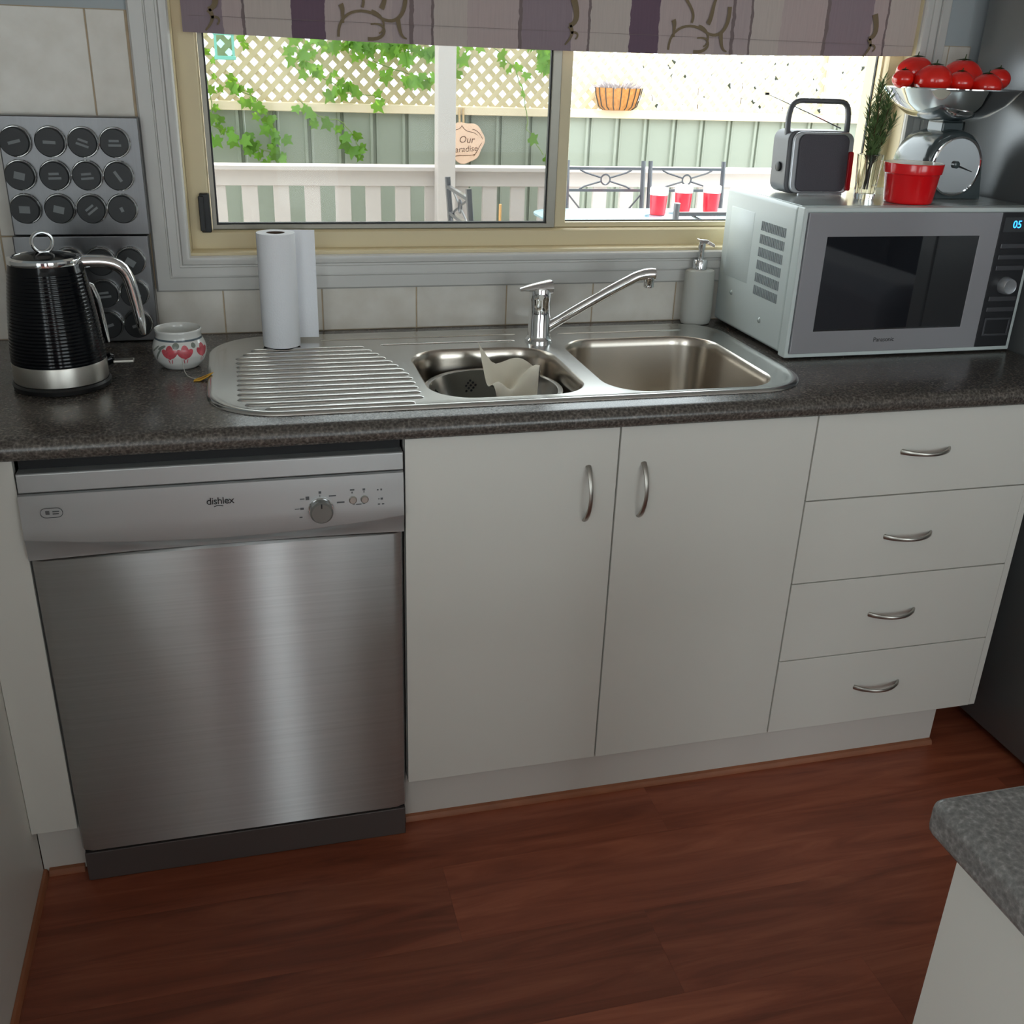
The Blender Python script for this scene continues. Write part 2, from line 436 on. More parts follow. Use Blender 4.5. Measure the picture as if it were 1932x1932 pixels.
class MB:
    def __init__(s):
        s.v = []; s.f = []

    def add(s, vs, fs):
        o = len(s.v)
        s.v += [tuple(v) for v in vs]
        s.f += [tuple(i + o for i in f) for f in fs]
        return s

    def box(s, x0, x1, y0, y1, z0, z1):
        return s.add([(x0, y0, z0), (x1, y0, z0), (x1, y1, z0), (x0, y1, z0), (x0, y0, z1), (x1, y0, z1), (x1, y1, z1), (x0, y1, z1)],
                     [(0, 3, 2, 1), (4, 5, 6, 7), (0, 1, 5, 4), (1, 2, 6, 5), (2, 3, 7, 6), (3, 0, 4, 7)])

    def loft(s, rings, cap0=True, cap1=True, closed=True):
        n = len(rings[0]); o = []; fs = []
        for r in rings:
            o += list(r)
        for i in range(len(rings) - 1):
            for j in range(n if closed else n - 1):
                k = (j + 1) % n
                fs.append((i * n + j, i * n + k, (i + 1) * n + k, (i + 1) * n + j))
        if cap0:
            fs.append(tuple(reversed(range(n))))
        if cap1:
            fs.append(tuple((len(rings) - 1) * n + j for j in range(n)))
        return s.add(o, fs)

    def lathe(s, prof, c=(0, 0, 0), seg=40, axis='z', sx=1.0, sy=1.0, cap0=True, cap1=True):
        rings = []
        for r, h in prof:
            ring = []
            for j in range(seg):
                a = 2 * PI * j / seg
                u, w = r * math.cos(a) * sx, r * math.sin(a) * sy
                if axis == 'z':
                    ring.append((c[0] + u, c[1] + w, c[2] + h))
                elif axis == 'y':
                    ring.append((c[0] + u, c[1] + h, c[2] - w))
                else:
                    ring.append((c[0] + h, c[1] + u, c[2] + w))
            rings.append(ring)
        return s.loft(rings, cap0 and prof[0][0] > 1e-5, cap1 and prof[-1][0] > 1e-5)

    def tube(s, pts, rad, seg=10, flat=None):
        pts = [Vector(p) for p in pts]
        if not isinstance(rad, (list, tuple)):
            rad = [rad] * len(pts)
        rings = []
        t0 = (pts[1] - pts[0]).normalized()
        up = Vector((0, 0, 1)) if abs(t0.z) < 0.9 else Vector((0, 1, 0))
        nrm = t0.cross(up).normalized()
        for i, p in enumerate(pts):
            t = (pts[min(i + 1, len(pts) - 1)] - pts[max(i - 1, 0)]).normalized()
            nrm = (nrm - t * nrm.dot(t)).normalized()
            b = t.cross(nrm)
            k = flat if flat else 1.0
            rings.append([tuple(p + (nrm * math.cos(2 * PI * j / seg) + b * math.sin(2 * PI * j / seg) * k) * rad[i]) for j in range(seg)])
        return s.loft(rings)

    def grid(s, rows):
        n = len(rows[0]); o = []
        for r in rows:
            o += list(r)
        return s.add(o, [(i * n + j, i * n + j + 1, (i + 1) * n + j + 1, (i + 1) * n + j) for i in range(len(rows) - 1) for j in range(n - 1)])

    def mesh(s, name, base_, ang=35, weld=True):
        me = bpy.data.meshes.new(name)
        b = Vector(base_)
        me.from_pydata([tuple(Vector(v) - b) for v in s.v], [], s.f)
        bm = bmesh.new(); bm.from_mesh(me)
        if weld:
            bmesh.ops.remove_doubles(bm, verts=bm.verts, dist=1e-6)
        bmesh.ops.recalc_face_normals(bm, faces=bm.faces)
        bm.to_mesh(me); bm.free()
        for p in me.polygons:
            p.use_smooth = True
        me.set_sharp_from_angle(angle=math.radians(ang))
        return me

    def build(s, name, mt, parent=None, base_=None, bevel=0.0, seg=2, ang=35):
        if parent is not None:
            b = BASE.get(parent.name, Vector((0, 0, 0)))
        else:
            b = Vector(base_ if base_ is not None else s.foot())
        o = bpy.data.objects.new(name, s.mesh(name, b, ang))
        COL.objects.link(o)
        o.data.materials.append(M[mt])
        if parent is not None:
            o.parent = parent
        else:
            o.location = b
        BASE[o.name] = b
        if bevel > 0:
            bv = o.modifiers.new('edge', 'BEVEL')
            bv.width = bevel; bv.segments = seg; bv.limit_method = 'ANGLE'; bv.angle_limit = math.radians(40)
            bv.harden_normals = True
        return o

    def foot(s):
        xs = [v[0] for v in s.v]; ys = [v[1] for v in s.v]; zs = [v[2] for v in s.v]
        return ((min(xs) + max(xs)) / 2, (min(ys) + max(ys)) / 2, min(zs))


def tag(o, label=None, cat=None, group=None, kind=None):
    if label: o['label'] = label
    if cat: o['category'] = cat
    if group: o['group'] = group
    if kind: o['kind'] = kind
    return o


def thing(name, loc, label, cat, group=None, rotz=0.0, kind=None):
    o = bpy.data.objects.new(name, None)
    o.empty_display_size = 0.05
    COL.objects.link(o)
    o.location = loc
    o.rotation_euler = (0, 0, rotz)
    # rotated things are modelled in their own coordinates
    BASE[o.name] = Vector((0, 0, 0)) if rotz else Vector(loc)
    return tag(o, label, cat, group, kind)


def local_thing(name, loc, label, cat, group=None, rotz=0.0):
    o = thing(name, loc, label, cat, group, rotz)
    BASE[o.name] = Vector((0, 0, 0))
    return o


def struct(o, label=None):
    o['kind'] = 'structure'
    if label: o['label'] = label
    return o


def inst(src, parent, off=(0, 0, 0), rot=None, scale=None):
    c = src.copy()
    COL.objects.link(c)
    c.parent = parent
    c.location = Vector(src.location) + Vector(off)
    if rot is not None: c.rotation_euler = rot
    if scale is not None: c.scale = scale
    BASE[c.name] = BASE.get(src.name, Vector((0, 0, 0)))
    return c


def dup(root, loc, label=None, rotz=None, group=None):
    r = root.copy(); COL.objects.link(r); r.location = loc
    if rotz is not None: r.rotation_euler = (0, 0, rotz)
    if label: r['label'] = label
    if group: r['group'] = group
    for ch in list(root.children):
        c = ch.copy(); COL.objects.link(c); c.parent = r
        for g in ch.children:
            d = g.copy(); COL.objects.link(d); d.parent = c
    return r


def rr(x0, x1, y0, y1, r, n=10):
    if not isinstance(r, (list, tuple)): r = [r] * 4
    out = []
    cs = [(x1 - r[0], y1 - r[0], 0, r[0]), (x0 + r[1], y1 - r[1], PI / 2, r[1]), (x0 + r[2], y0 + r[2], PI, r[2]), (x1 - r[3], y0 + r[3], 1.5 * PI, r[3])]
    for cx, cy, a0, q in cs:
        for i in range(n + 1):
            a = a0 + PI / 2 * i / n
            out.append((cx + q * math.cos(a), cy + q * math.sin(a)))
    return out


def text(body, size, mt, name, parent, loc, rot=(PI / 2, 0, 0), shear=0.0, ext=0.0002, spacing=1.0, base_=None, align='CENTER'):
    cu = bpy.data.curves.new(name, 'FONT')
    cu.body = body; cu.size = size; cu.align_x = align; cu.align_y = 'CENTER'
    cu.extrude = ext; cu.shear = shear; cu.space_character = spacing; cu.resolution_u = 3
    to = bpy.data.objects.new('tmp_text', cu)
    COL.objects.link(to)
    dg = bpy.context.evaluated_depsgraph_get()
    me = bpy.data.meshes.new_from_object(to.evaluated_get(dg))
    bpy.data.objects.remove(to)
    me.materials.clear(); me.materials.append(M[mt])
    o = bpy.data.objects.new(name, me)
    COL.objects.link(o)
    o.parent = parent
    b = BASE.get(parent.name, Vector((0, 0, 0)))
    o.location = Vector(loc) - b
    o.rotation_euler = rot
    return o


def bez(p0, p1, p2, p3, n=10):
    out = []
    for i in range(n + 1):
        t = i / n
        out.append(tuple(((1 - t) ** 3) * a + 3 * ((1 - t) ** 2) * t * b + 3 * (1 - t) * t * t * c + t ** 3 * d for a, b, c, d in zip(p0, p1, p2, p3)))
    return out


# ================================================================== STRUCTURE
ZC = 0.90           # worktop height
YW = 0.606          # plaster plane of the window wall (tile faces at 0.600)
XL, XR, YR, ZT = -1.31, 4.2, -4.6, 2.5

# floor with its boards
fl = struct(MB().box(XL - .1, XR + .1, YR - .1, YW + .14, -.12, -.008).build('floor', 'subfloor', base_=(0, 0, -.12)), 'brown timber look laminate floor')
PW, PL = 0.192, 1.285
pk = MB().box(0, PL - .0002, 0, PW - .0002, -.008, 0.0).build('floor_plank', 'floor', fl)
first = True
row = 0
y = -0.112
offs = {0: 0.528, 1: 0.1, 2: 0.74 - 1.285, 3: 0.735}
ys = [y + PW * k for k in range(0, 4)] + [y - PW * (k + 1) for k in range(0, 23)]
for k, yy in enumerate(ys):
    rowi = round((yy + 0.112) / PW)
    o_ = {0: 0.529, -1: 0.05, -2: 0.40, -3: 0.745, 1: 0.2}.get(rowi, (rowi * 0.437) % PL)
    x = o_ - PL * math.ceil((o_ - XL) / PL)
    while x < XR:
        if yy > -2.6 or x < 3.0:
            inst(pk, fl, (x, yy, 0)) if not first else setattr(pk, 'location', Vector((x, yy, 0)) + pk.location)
            if first:
                p0 = Vector((x, yy, 0))
                first = False
                base0 = pk.location.copy()
                pk.location = base0
        x += PL
# planks were copied relative to the first one: shift them back
for c in fl.children:
    if c is not pk:
        c.location -= p0

ceil = struct(MB().box(XL - .1, XR + .1, YR - .1, YW + .14, ZT, ZT + .1).build('ceiling', 'ceil'), 'white ceiling')


def wall_hole(name, x0, x1, z0, z1, y0, y1, holes, mt):
    """wall in the xz plane, cut into cells round its openings"""
    xs = sorted({x0, x1} | {h[0] for h in holes} | {h[1] for h in holes})
    zs = sorted({z0, z1} | {h[2] for h in holes} | {h[3] for h in holes})
    inside = lambda a, b: any(h[0] < a < h[1] and h[2] < b < h[3] for h in holes)
    mb = MB()
    solid = lambda i, j: 0 <= i < len(xs) - 1 and 0 <= j < len(zs) - 1 and not inside((xs[i] + xs[i + 1]) / 2, (zs[j] + zs[j + 1]) / 2)
    for i in range(len(xs) - 1):
        for j in range(len(zs) - 1):
            if not solid(i, j): continue
            a, b, c, d = xs[i], xs[i + 1], zs[j], zs[j + 1]
            V = [(a, y0, c), (b, y0, c), (b, y0, d), (a, y0, d), (a, y1, c), (b, y1, c), (b, y1, d), (a, y1, d)]
            fs = [(0, 1, 2, 3), (7, 6, 5, 4)]
            if not solid(i - 1, j): fs.append((0, 3, 7, 4))
            if not solid(i + 1, j): fs.append((1, 5, 6, 2))
            if not solid(i, j - 1): fs.append((0, 4, 5, 1))
            if not solid(i, j + 1): fs.append((3, 2, 6, 7))
            mb.add(V, fs)
    return struct(mb.build(name, mt))


WX0, WX1, WZ0, WZ1 = -0.350, 1.290, 1.062, 1.95
wb = wall_hole('wall_back', XL - .1, XR + .1, 0, ZT, YW, YW + .14, [(WX0, WX1, WZ0, WZ1)], 'wall')
wb['label'] = 'pale grey painted wall around the kitchen window'
wall_hole('wall_rear', XL - .1, XR + .1, 0, ZT, YR - .1, YR, [(.02, .50, .05, 2.15), (-1.28, -1.0, .25, 2.15), (.95, 2.60, .80, 2.42)], 'wall_room')['label'] = 'cream living room wall behind the viewer'
LW = (-4.45, -2.35, .85, 2.42)  # left wall opening, added out of view to light the room
wl_ = MB()
for (a, b, c, d) in ((YR, LW[0], 0, ZT), (LW[1], YW, 0, ZT), (LW[0], LW[1], 0, LW[2]), (LW[0], LW[1], LW[3], ZT)):
    wl_.box(XL - .1, XL, a, b, c, d)
struct(wl_.build('wall_left', 'wall_room'), 'cream wall behind the left worktop')
w6 = thing('window_6', (XL - .05, -3.5, LW[2]), None, None, kind='structure')
w6['label'] = 'unseen window added in the left wall for room light'
oo = [(LW[0], LW[2]), (LW[1], LW[2]), (LW[1], LW[3]), (LW[0], LW[3])]
ii = [(LW[0] + .04, LW[2] + .04), (LW[1] - .04, LW[2] + .04), (LW[1] - .04, LW[3] - .04), (LW[0] + .04, LW[3] - .04)]
MB().loft([[(XL - .07, u, w) for u, w in oo], [(XL - .07, u, w) for u, w in ii], [(XL - .03, u, w) for u, w in ii], [(XL - .03, u, w) for u, w in oo], [(XL - .07, u, w) for u, w in oo]], False, False).build('window_frame', 'cream', w6)
MB().box(XL - .052, XL - .048, LW[0] + .04, LW[1] - .04, LW[2] + .04, LW[3] - .04).build('pane', 'glass', w6)
struct(MB().box(XR, XR + .1, YR, YW, 0, ZT).build('wall_right', 'wall_room'), 'cream living room side wall')
# rear glazing; the wide opening is added to brighten the room
for n, (a, b, c, d) in enumerate([(.02, .50, .05, 2.15), (-1.28, -1.0, .25, 2.15), (.95, 2.60, .80, 2.42)]):
    w = thing('window_%d' % (n + 2), ((a + b) / 2, YR - .05, c), None, None, kind='structure')
    w['label'] = ['narrow glazed door in the rear wall', 'slim window in the rear wall', 'unseen wide window added in the rear wall for room light'][n]
    fr = MB()
    fr.loft([[(x, YR - .07, z) for x, z in ((a, c), (b, c), (b, d), (a, d))], [(x, YR - .03, z) for x, z in ((a, c), (b, c), (b, d), (a, d))],
             [(x, YR - .03, z) for x, z in ((a + .03, c + .03), (b - .03, c + .03), (b - .03, d - .03), (a + .03, d - .03))],
             [(x, YR - .07, z) for x, z in ((a + .03, c + .03), (b - .03, c + .03), (b - .03, d - .03), (a + .03, d - .03))],
             [(x, YR - .07, z) for x, z in ((a, c), (b, c), (b, d), (a, d))]], False, False)
    fr.build('window_frame', 'cream', w)
    MB().box(a + .03, b - .03, YR - .052, YR - .048, c + .03, d - .03).build('pane', 'glass', w)

# tiles on the window wall
grout = wall_hole('trim_1', XL, 1.42, ZC, 1.5185, 0.6014, YW, [(-.40, 1.32, 1.02, 1.5185)], 'grout')
grout['label'] = 'beige grout bed of the tiled splashback'
TW = 0.2063
tx0 = -0.2884
tz0 = ZC


def tile_piece(x0, x1, z0, z1):
    return MB().box(x0 + .0013, x1 - .0013, 0.600, 0.6045, z0 + .0013, z1 - .0013).build('tile', 'tile', grout, bevel=0.0012, seg=2)


src = None
for r_ in range(3):
    for k in range(-5, 9):
        a, b = tx0 + k * TW, tx0 + (k + 1) * TW
        if b < XL: continue
        a = max(a, XL); b = min(b, 1.42)
        if b - a < 0.01: continue
        z0, z1 = tz0 + r_ * TW, min(tz0 + (r_ + 1) * TW, 1.5185)
        # the window and its trim interrupt the upper rows
        T0, T1, TB = -0.424, 1.345, 1.0
        if b <= T0 + 1e-6 or a >= T1:
            tile_piece(a, b, z0, z1)
        elif a < T0:
            tile_piece(a, T0, z0, z1)
            if r_ == 0: tile_piece(T0, b, z0, TB)
        elif b > T1 and a < T1:
            tile_piece(T1, b, z0, z1)
            if r_ == 0: tile_piece(a, T1, z0, TB)
        elif r_ == 0:
            tile_piece(a, b, z0, TB)

# white moulded architrave (profile swept round the opening)
def sweep_frame(x0, x1, z0, z1, prof):
    """prof: list of (out, y): distance outward from the opening edge, and y"""
    rings = []
    for o_, yy in prof:
        rings.append([(x0 - o_, yy, z0 - o_), (x1 + o_, yy, z0 - o_), (x1 + o_, yy, z1 + o_), (x0 - o_, yy, z1 + o_)])
    rings.append(rings[0])
    return MB().loft(rings, False, False)


arch = sweep_frame(-0.346, 1.272, 1.066, 1.955, [(0, .612), (0, .588), (.003, .5835), (.009, .582), (.016, .5835), (.019, .5905), (.0225, .5905), (.0235, .587), (.040, .5865), (.0415, .5935), (.044, .5935), (.045, .590), (.070, .592), (.074, .597), (.074, .606)])
struct(arch.build('trim_2', 'trim', base_=(.46, .6, 1.0), ang=28), 'glossy white moulded architrave around the window')

# cream aluminium window
w1 = thing('window_1', (0.46, .65, 1.07), None, None, kind='structure')
w1['label'] = 'cream aluminium sliding kitchen window'
GB = 1.1165
lin = sweep_frame(-0.343, 1.2695, 1.0735, 1.948, [(0, .60), (.002, .594), (.010, .594), (.012, .61), (.012, .74), (0, .74)])
lin.build('window_liner', 'cream', w1)
frm = sweep_frame(-0.300, 1.2310, 1.110, 1.91, [(0, .640), (.004, .634), (.0425, .634), (.0425, .72), (0, .72)])
frm.build('window_frame', 'cream', w1)
# sash of the sliding (left) light
sash = MB()
def ring_frame(mb, x0, x1, z0, z1, w, y0, y1, wb=None, wr=None):
    wb = w if wb is None else wb; wr = w if wr is None else wr
    o = [(x0, z0), (x1, z0), (x1, z1), (x0, z1)]
    i_ = [(x0 + w, z0 + wb), (x1 - wr, z0 + wb), (x1 - wr, z1 - w), (x0 + w, z1 - w)]
    rings = [[(x, y0, z) for x, z in o], [(x, y0, z) for x, z in i_], [(x, y1, z) for x, z in i_], [(x, y1, z) for x, z in o], [(x, y0, z) for x, z in o]]
    return mb.loft(rings, False, False)
sl = ring_frame(MB(), -.2985, .449, 1.1115, 1.908, .009, .642, .660, wr=.020).build('sliding_sash', 'alu', w1, bevel=.001, seg=1)
ring_frame(MB(), -.2895, .4295, 1.1205, 1.900, .0035, .648, .658).build('rubber_seal', 'seal', sl)
MB().box(-.2870, .4265, .652, .655, 1.1235, 1.897).build('pane', 'glass', w1)
ring_frame(MB(), .449, 1.2305, 1.1115, 1.908, .027, .650, .690, wb=.010, wr=.004).build('fixed_frame', 'cream', w1, bevel=.001, seg=1)
ring_frame(MB(), .4755, 1.2270, 1.1210, 1.881, .003, .668, .674).build('rubber_seal', 'seal', w1)
MB().box(.478, 1.224, .670, .673, 1.1235, 1.880).build('pane', 'glass', w1)
MB().box(-.289, .442, .699, .700, 1.113, 1.905).build('insect_screen', 'screen', w1)
lt = MB().box(-.3205, -.3005, .618, .642, 1.108, 1.186).build('latch', 'seal', w1, bevel=.003)
lt['label'] = 'black plastic window latch'
MB().box(-.3225, -.312, .612, .620, 1.112, 1.182).build('latch_grip', 'seal', lt, bevel=.002)

# ------------------------------------------------------------------ roman blind
bl = thing('roman_blind', (0.48, .61, 1.48), 'mauve striped fabric blind drawn up over the window', 'blind')
def bz(x):
    t = (x + .3206) / 1.6
    return 1.4850 - .0085 * math.sin(PI * min(1, max(0, t * 1.02))) + .0085 * t ** 3
rows_f, rows_b = [], []
NX = 60
for z_i in range(9):
    rf, rb = [], []
    for i in range(NX + 1):
        x = -.3225 + (1.2795 + .3225) * i / NX
        z0 = bz(x); z = z0 + (1.96 - z0) * (z_i / 8) ** 1.5
        w_ = .0015 * math.sin(x * 7 + z_i) * (1 - z_i / 9)
        rf.append((x, .6045 + w_, z)); rb.append((x, .6085 + w_, z))
    rows_f.append(rf); rows_b.append(rb)
fb = MB()
rings = []
for rf, rb in zip(rows_f, rows_b):
    rings.append(rf + rb[::-1])
fb.loft(rings)
fab = fb.build('blind_fabric', 'blind', bl)
MB().box(-.318, 1.275, .600, .612, 1.955, 1.985).build('head_rail', 'trim', bl, bevel=.002)
MB().box(-.31, 1.27, .6025, .604, 1.5138, 1.5143).build('seam_stitch', 'stitch', fab)
# scroll print: ribbons lying on the cloth
def ribbon(pts, w0, w1, yy=.6008):
    mb = MB(); a = []; b = []
    for i, p in enumerate(pts):
        q = pts[min(i + 1, len(pts) - 1)]; o = pts[max(i - 1, 0)]
        dx, dz = q[0] - o[0], q[1] - o[1]
        l = math.hypot(dx, dz) or 1
        t = i / (len(pts) - 1)
        w = (w0 + (w1 - w0) * t) / 2
        a.append((p[0] - dz / l * w, yy, p[1] + dx / l * w)); b.append((p[0] + dz / l * w, yy, p[1] - dx / l * w))
    n = len(a)
    mb.loft([[(x, yy - .0003, z) for x, _, z in a] , a, b, [(x, yy - .0003, z) for x, _, z in b], [(x, yy - .0003, z) for x, _, z in a]], False, False, closed=False)
    return mb
for ox in (0.0, 0.70):
    S = [((-.028, 1.487), (-.030, 1.532), (.018, 1.548), (.058, 1.523), .005, .005),
         ((.058, 1.523), (.086, 1.510), (.110, 1.530), (.105, 1.575), .005, .009),
         ((.038, 1.536), (.066, 1.530), (.068, 1.500), (.052, 1.496), .005, .003),
         ((.036, 1.512), (.072, 1.520), (.074, 1.482), (.030, 1.485), .003, .007),
         ((.090, 1.524), (.094, 1.500), (.096, 1.490), (.108, 1.488), .009, .003),
         ((-.018, 1.512), (-.020, 1.530), (-.016, 1.535), (-.022, 1.545), .004, .010),
         ((.020, 1.541), (.030, 1.560), (.010, 1.575), (.000, 1.590), .005, .006),
         ((.058, 1.540), (.070, 1.560), (.062, 1.585), (.080, 1.600), .010, .004)]
    for p0_, p1_, p2_, p3_, wa, wb_ in S:
        ribbon([(x + ox, z) for x, z in bez(p0_, p1_, p2_, p3_, 12)], wa, wb_, .6020 - .00012 * S.index((p0_, p1_, p2_, p3_, wa, wb_))).build('scroll_print', 'scroll', fab)
for ox in (-.268, .452, 1.155):
    if ox > 1.2: continue
    for p0_, p1_, p2_, p3_, wa, wb_ in [((-.012, 1.489), (.004, 1.505), (.006, 1.515), (-.004, 1.525), .003, .009), ((-.004, 1.525), (.016, 1.532), (.012, 1.55), (.002, 1.575), .008, .014), ((.000, 1.512), (.016, 1.516), (.018, 1.506), (.010, 1.500), .005, .003)]:
        ribbon([(x + ox, z) for x, z in bez(p0_, p1_, p2_, p3_, 8)], wa, wb_).build('scroll_print', 'scroll', fab)
# bead chain at the right
ch = MB().tube([(1.312, .578, 1.96), (1.313, .578, 1.6), (1.315, .578, 1.30)], .0022, 6).build('chain', 'trim', bl)
for k in range(60):
    pass

# ================================================================== KITCHEN UNITS
# worktop (L-shaped) with a cut-out for the sink
ct = thing('countertop', (0.0, 0.28, .862), 'dark speckled laminate worktop under the window', 'countertop')
prof = [(.606, .862), (.12 - .05, .862), (-.012, .862), (-.022, .866), (-.027, .874), (-.028, .883), (-.024, .892), (-.016, .898), (-.006, .900), (.07, .900), (.515, .900), (.590, .900), (.596, .902), (.600, .908), (.606, .908)]
# columns of the section: index of bottom/top hole edges
prof = [(.600, .862), (.515, .862), (.07, .862), (-.012, .862), (-.022, .866), (-.027, .874), (-.028, .883), (-.024, .892), (-.016, .898), (-.006, .900), (.07, .900), (.515, .900), (.600, .900)]
xs = [XL, -.285, .775, 1.400]
mb = MB()
V = []
for x in xs:
    V += [(x, yy, zz) for yy, zz in prof]
n = len(prof)
fs = []
for i in range(3):
    for j in range(n):
        k = (j + 1) % n
        if i == 1 and j in (1, 10): continue
        fs.append((i * n + j, i * n + k, (i + 1) * n + k, (i + 1) * n + j))
fs.append(tuple(range(n))); fs.append(tuple(3 * n + j for j in reversed(range(n))))
# inner walls of the cut-out
a, b = n, 2 * n
fs += [(a + 2, a + 10, b + 10, b + 2), (a + 1, b + 1, b + 11, a + 11), (a + 1, a + 11, a + 10, a + 2), (b + 1, b + 2, b + 10, b + 11)]
mb.add(V, fs)
mb.build('worktop', 'counter', ct, ang=50)
MB().box(XL, -.655, -2.2, -.0285, .862, .900).build('return_worktop', 'counter', ct, bevel=.01, seg=4)

# ---- handles
def handle(parent, ends, bow=0.026, w=0.0115, th=0.0045):
    """bow handle from ends[0] to ends[1] on a front facing -y"""
    A, B = Vector(ends[0]), Vector(ends[1])
    t = (B - A).normalized()
    out = Vector((0, -1, 0))
    side = t.cross(out)
    rings = []
    K = 16
    for i in range(K + 1):
        s = i / K
        bowed = math.sin(PI * s) ** 0.75 if 0 < s < 1 else 0
        p = A + (B - A) * (0.04 + .92 * s) + out * (bow * bowed)
        ww = w * (0.75 + .35 * (math.cos(PI * (s - .5)) - .3) * -1 + .2)
        ww = w * (1.0 - 0.35 * math.sin(PI * s))
        ds = 1e-3
        f_ = lambda q: A + (B - A) * (0.04 + .92 * q) + out * (bow * max(0, math.sin(PI * min(1, max(0, q)))) ** 0.75)
        tn = (f_(min(1, s + ds)) - f_(max(0, s - ds))).normalized()
        nn = tn.cross(side).normalized()
        ring = []
        for j in range(10):
            a_ = 2 * PI * j / 10
            ring.append(tuple(p + side * math.cos(a_) * ww / 2 + nn * math.sin(a_) * th / 2 * (1.0 + .5 * abs(2 * s - 1))))
        rings.append(ring)
    mb = MB().loft(rings)
    return mb.build('handle', 'satin', parent)


# ---- sink cabinet
sk = thing('sink_cabinet', (.398, .28, .125), 'white two-door cupboard under the sink', 'cabinet')
cb = MB()
cb.box(.001, .017, .0175, .575, .127, .860).box(.779, .795, .0175, .575, .127, .860).box(.017, .779, .0175, .575, .127, .143)
cbm = cb.build('carcass', 'cab', sk)
d1 = MB().box(.0015, .3945, 0, .0165, .1255, .8575).build('door', 'cab', sk, bevel=.0012)
handle(d1, [(.338, 0, .673), (.338, 0, .790)])
d2 = MB().box(.3975, .7945, 0, .0165, .1255, .8575).build('door', 'cab', sk, bevel=.0012)
handle(d2, [(.446, 0, .673), (.446, 0, .790)])
# ---- drawers
dr = thing('drawer_cabinet', (1.06, .28, .125), 'white cabinet with four drawers beside the fridge', 'cabinet')
MB().box(.797, 1.3275, .0175, .580, .1255, .860).build('carcass', 'cab', dr, bevel=.0008, seg=1)
zz = [.8575, .6792, .4934, .3073, .1255]
hz = [.7725, .586, .4025, .218]
for k in range(4):
    d = MB().box(.7975, 1.3105, 0, .0165, zz[k + 1] + (.0013 if k < 3 else 0), zz[k] - (.0013 if k else 0)).build('drawer', 'cab', dr, bevel=.0012)
    handle(d, [(.989, 0, hz[k]), (1.108, 0, hz[k])])
MB().box(1.3115, 1.3275, .001, .0175, .1255, .8575).build('end_panel_edge', 'cab', dr, bevel=.0008, seg=1)
for (lx, ly) in ((1.285, .14), (.84, .14), (1.285, .5), (.84, .5)):
    MB().lathe([(.022, 0), (.022, .01), (.015, .014), (.015, .11), (.026, .115), (.026, .1255)], (lx, ly, 0), 16).build('leg', 'leg', dr)
# ---- kickboard
kb = MB().box(-.001, 1.262, .040, .056, .001, .1245).build('kickboard', 'kick', bevel=.001, seg=1)
tag(kb, 'white kickboard recessed below the sink cupboard and drawers', 'kickboard')
bd = MB().loft([[(x, .040, .0), (x, .028, .0), (x, .0295, .007), (x, .033, .011), (x, .040, .0125)] for x in (.000, 1.262)])
struct(bd.build('trim_3', 'bead'), 'thin timber bead along the kickboard')
# ---- filler and left unit
fp = MB().box(-.698, -.6185, 0.0, .016, .1255, .8605).build('filler_panel', 'cab', bevel=.001)
tag(fp, 'narrow white filler panel left of the dishwasher', 'panel')
kb2 = MB().box(-.698, -.6185, .036, .052, .001, .1245).build('kickboard', 'kick', bevel=.001, seg=1)
tag(kb2, 'short white kickboard below the filler panel', 'kickboard')
struct(MB().loft([[(x, .036, .0), (x, .024, .0), (x, .0255, .007), (x, .029, .011), (x, .036, .0125)] for x in (-.688, -.624)]).build('trim_4', 'bead'), 'timber bead below the short kickboard')
lc = thing('end_cabinet', (-1.0, -1.0, 0), 'tall-sided white unit along the left edge of the floor', 'cabinet')
MB().box(XL + .002, -.7165, -2.18, .55, .001, .8605).build('carcass', 'cab', lc)
MB().box(-.7155, -.6985, -2.18, .0345, .001, .8605).build('side_panel', 'cab', lc, bevel=.001)
struct(MB().loft([[(-.698, yy, 0), (-.6885, yy, 0), (-.690, yy, .007), (-.693, yy, .011), (-.698, yy, .0125)] for yy in (-2.18, .034)]).build('trim_5', 'bead'), 'timber bead along the left unit')

# ---- peninsula in the right foreground
pc = thing('peninsula_cabinet', (.62, -1.7, 0), 'white cupboard end below the near worktop at lower right', 'cabinet')
MB().box(.301, .92, -2.3, -1.085, .0, .8615).build('carcass', 'cab', pc, bevel=.001)
MB().box(.2995, .3008, -2.3, -1.085, .0, .8615).build('side_panel', 'cab', pc)
pt = MB().box(.284, .98, -2.35, -1.054, .862, .900).build('peninsula_countertop', 'counter_sheen', bevel=.011, seg=4)
tag(pt, 'speckled worktop corner in the right foreground, sheen painted into its colour', 'countertop')

# ================================================================== DISHWASHER
dw = thing('dishwasher', (-.31, .28, 0), 'stainless steel dishwasher with curved control panel and dial', 'dishwasher')
DX0, DX1 = -.6165, -.0035
MB().box(DX0 + .004, DX1 - .004, .030, .57, .004, .838).build('body', 'dark', dw)
ts = MB().loft([[(x, .03, .8065), (x, -.0115, .8065), (x, -.0127, .808), (x, -.0105, .837), (x, -.0085, .839), (x, .03, .839)] for x in (DX0 + .002, DX1)])
ts.build('top_strip', 'silver', dw, bevel=.001, seg=1)
MB().box(DX0 + .004, DX1 - .002, .012, .03, .839, .8605).build('upper_gap', 'dark', dw)
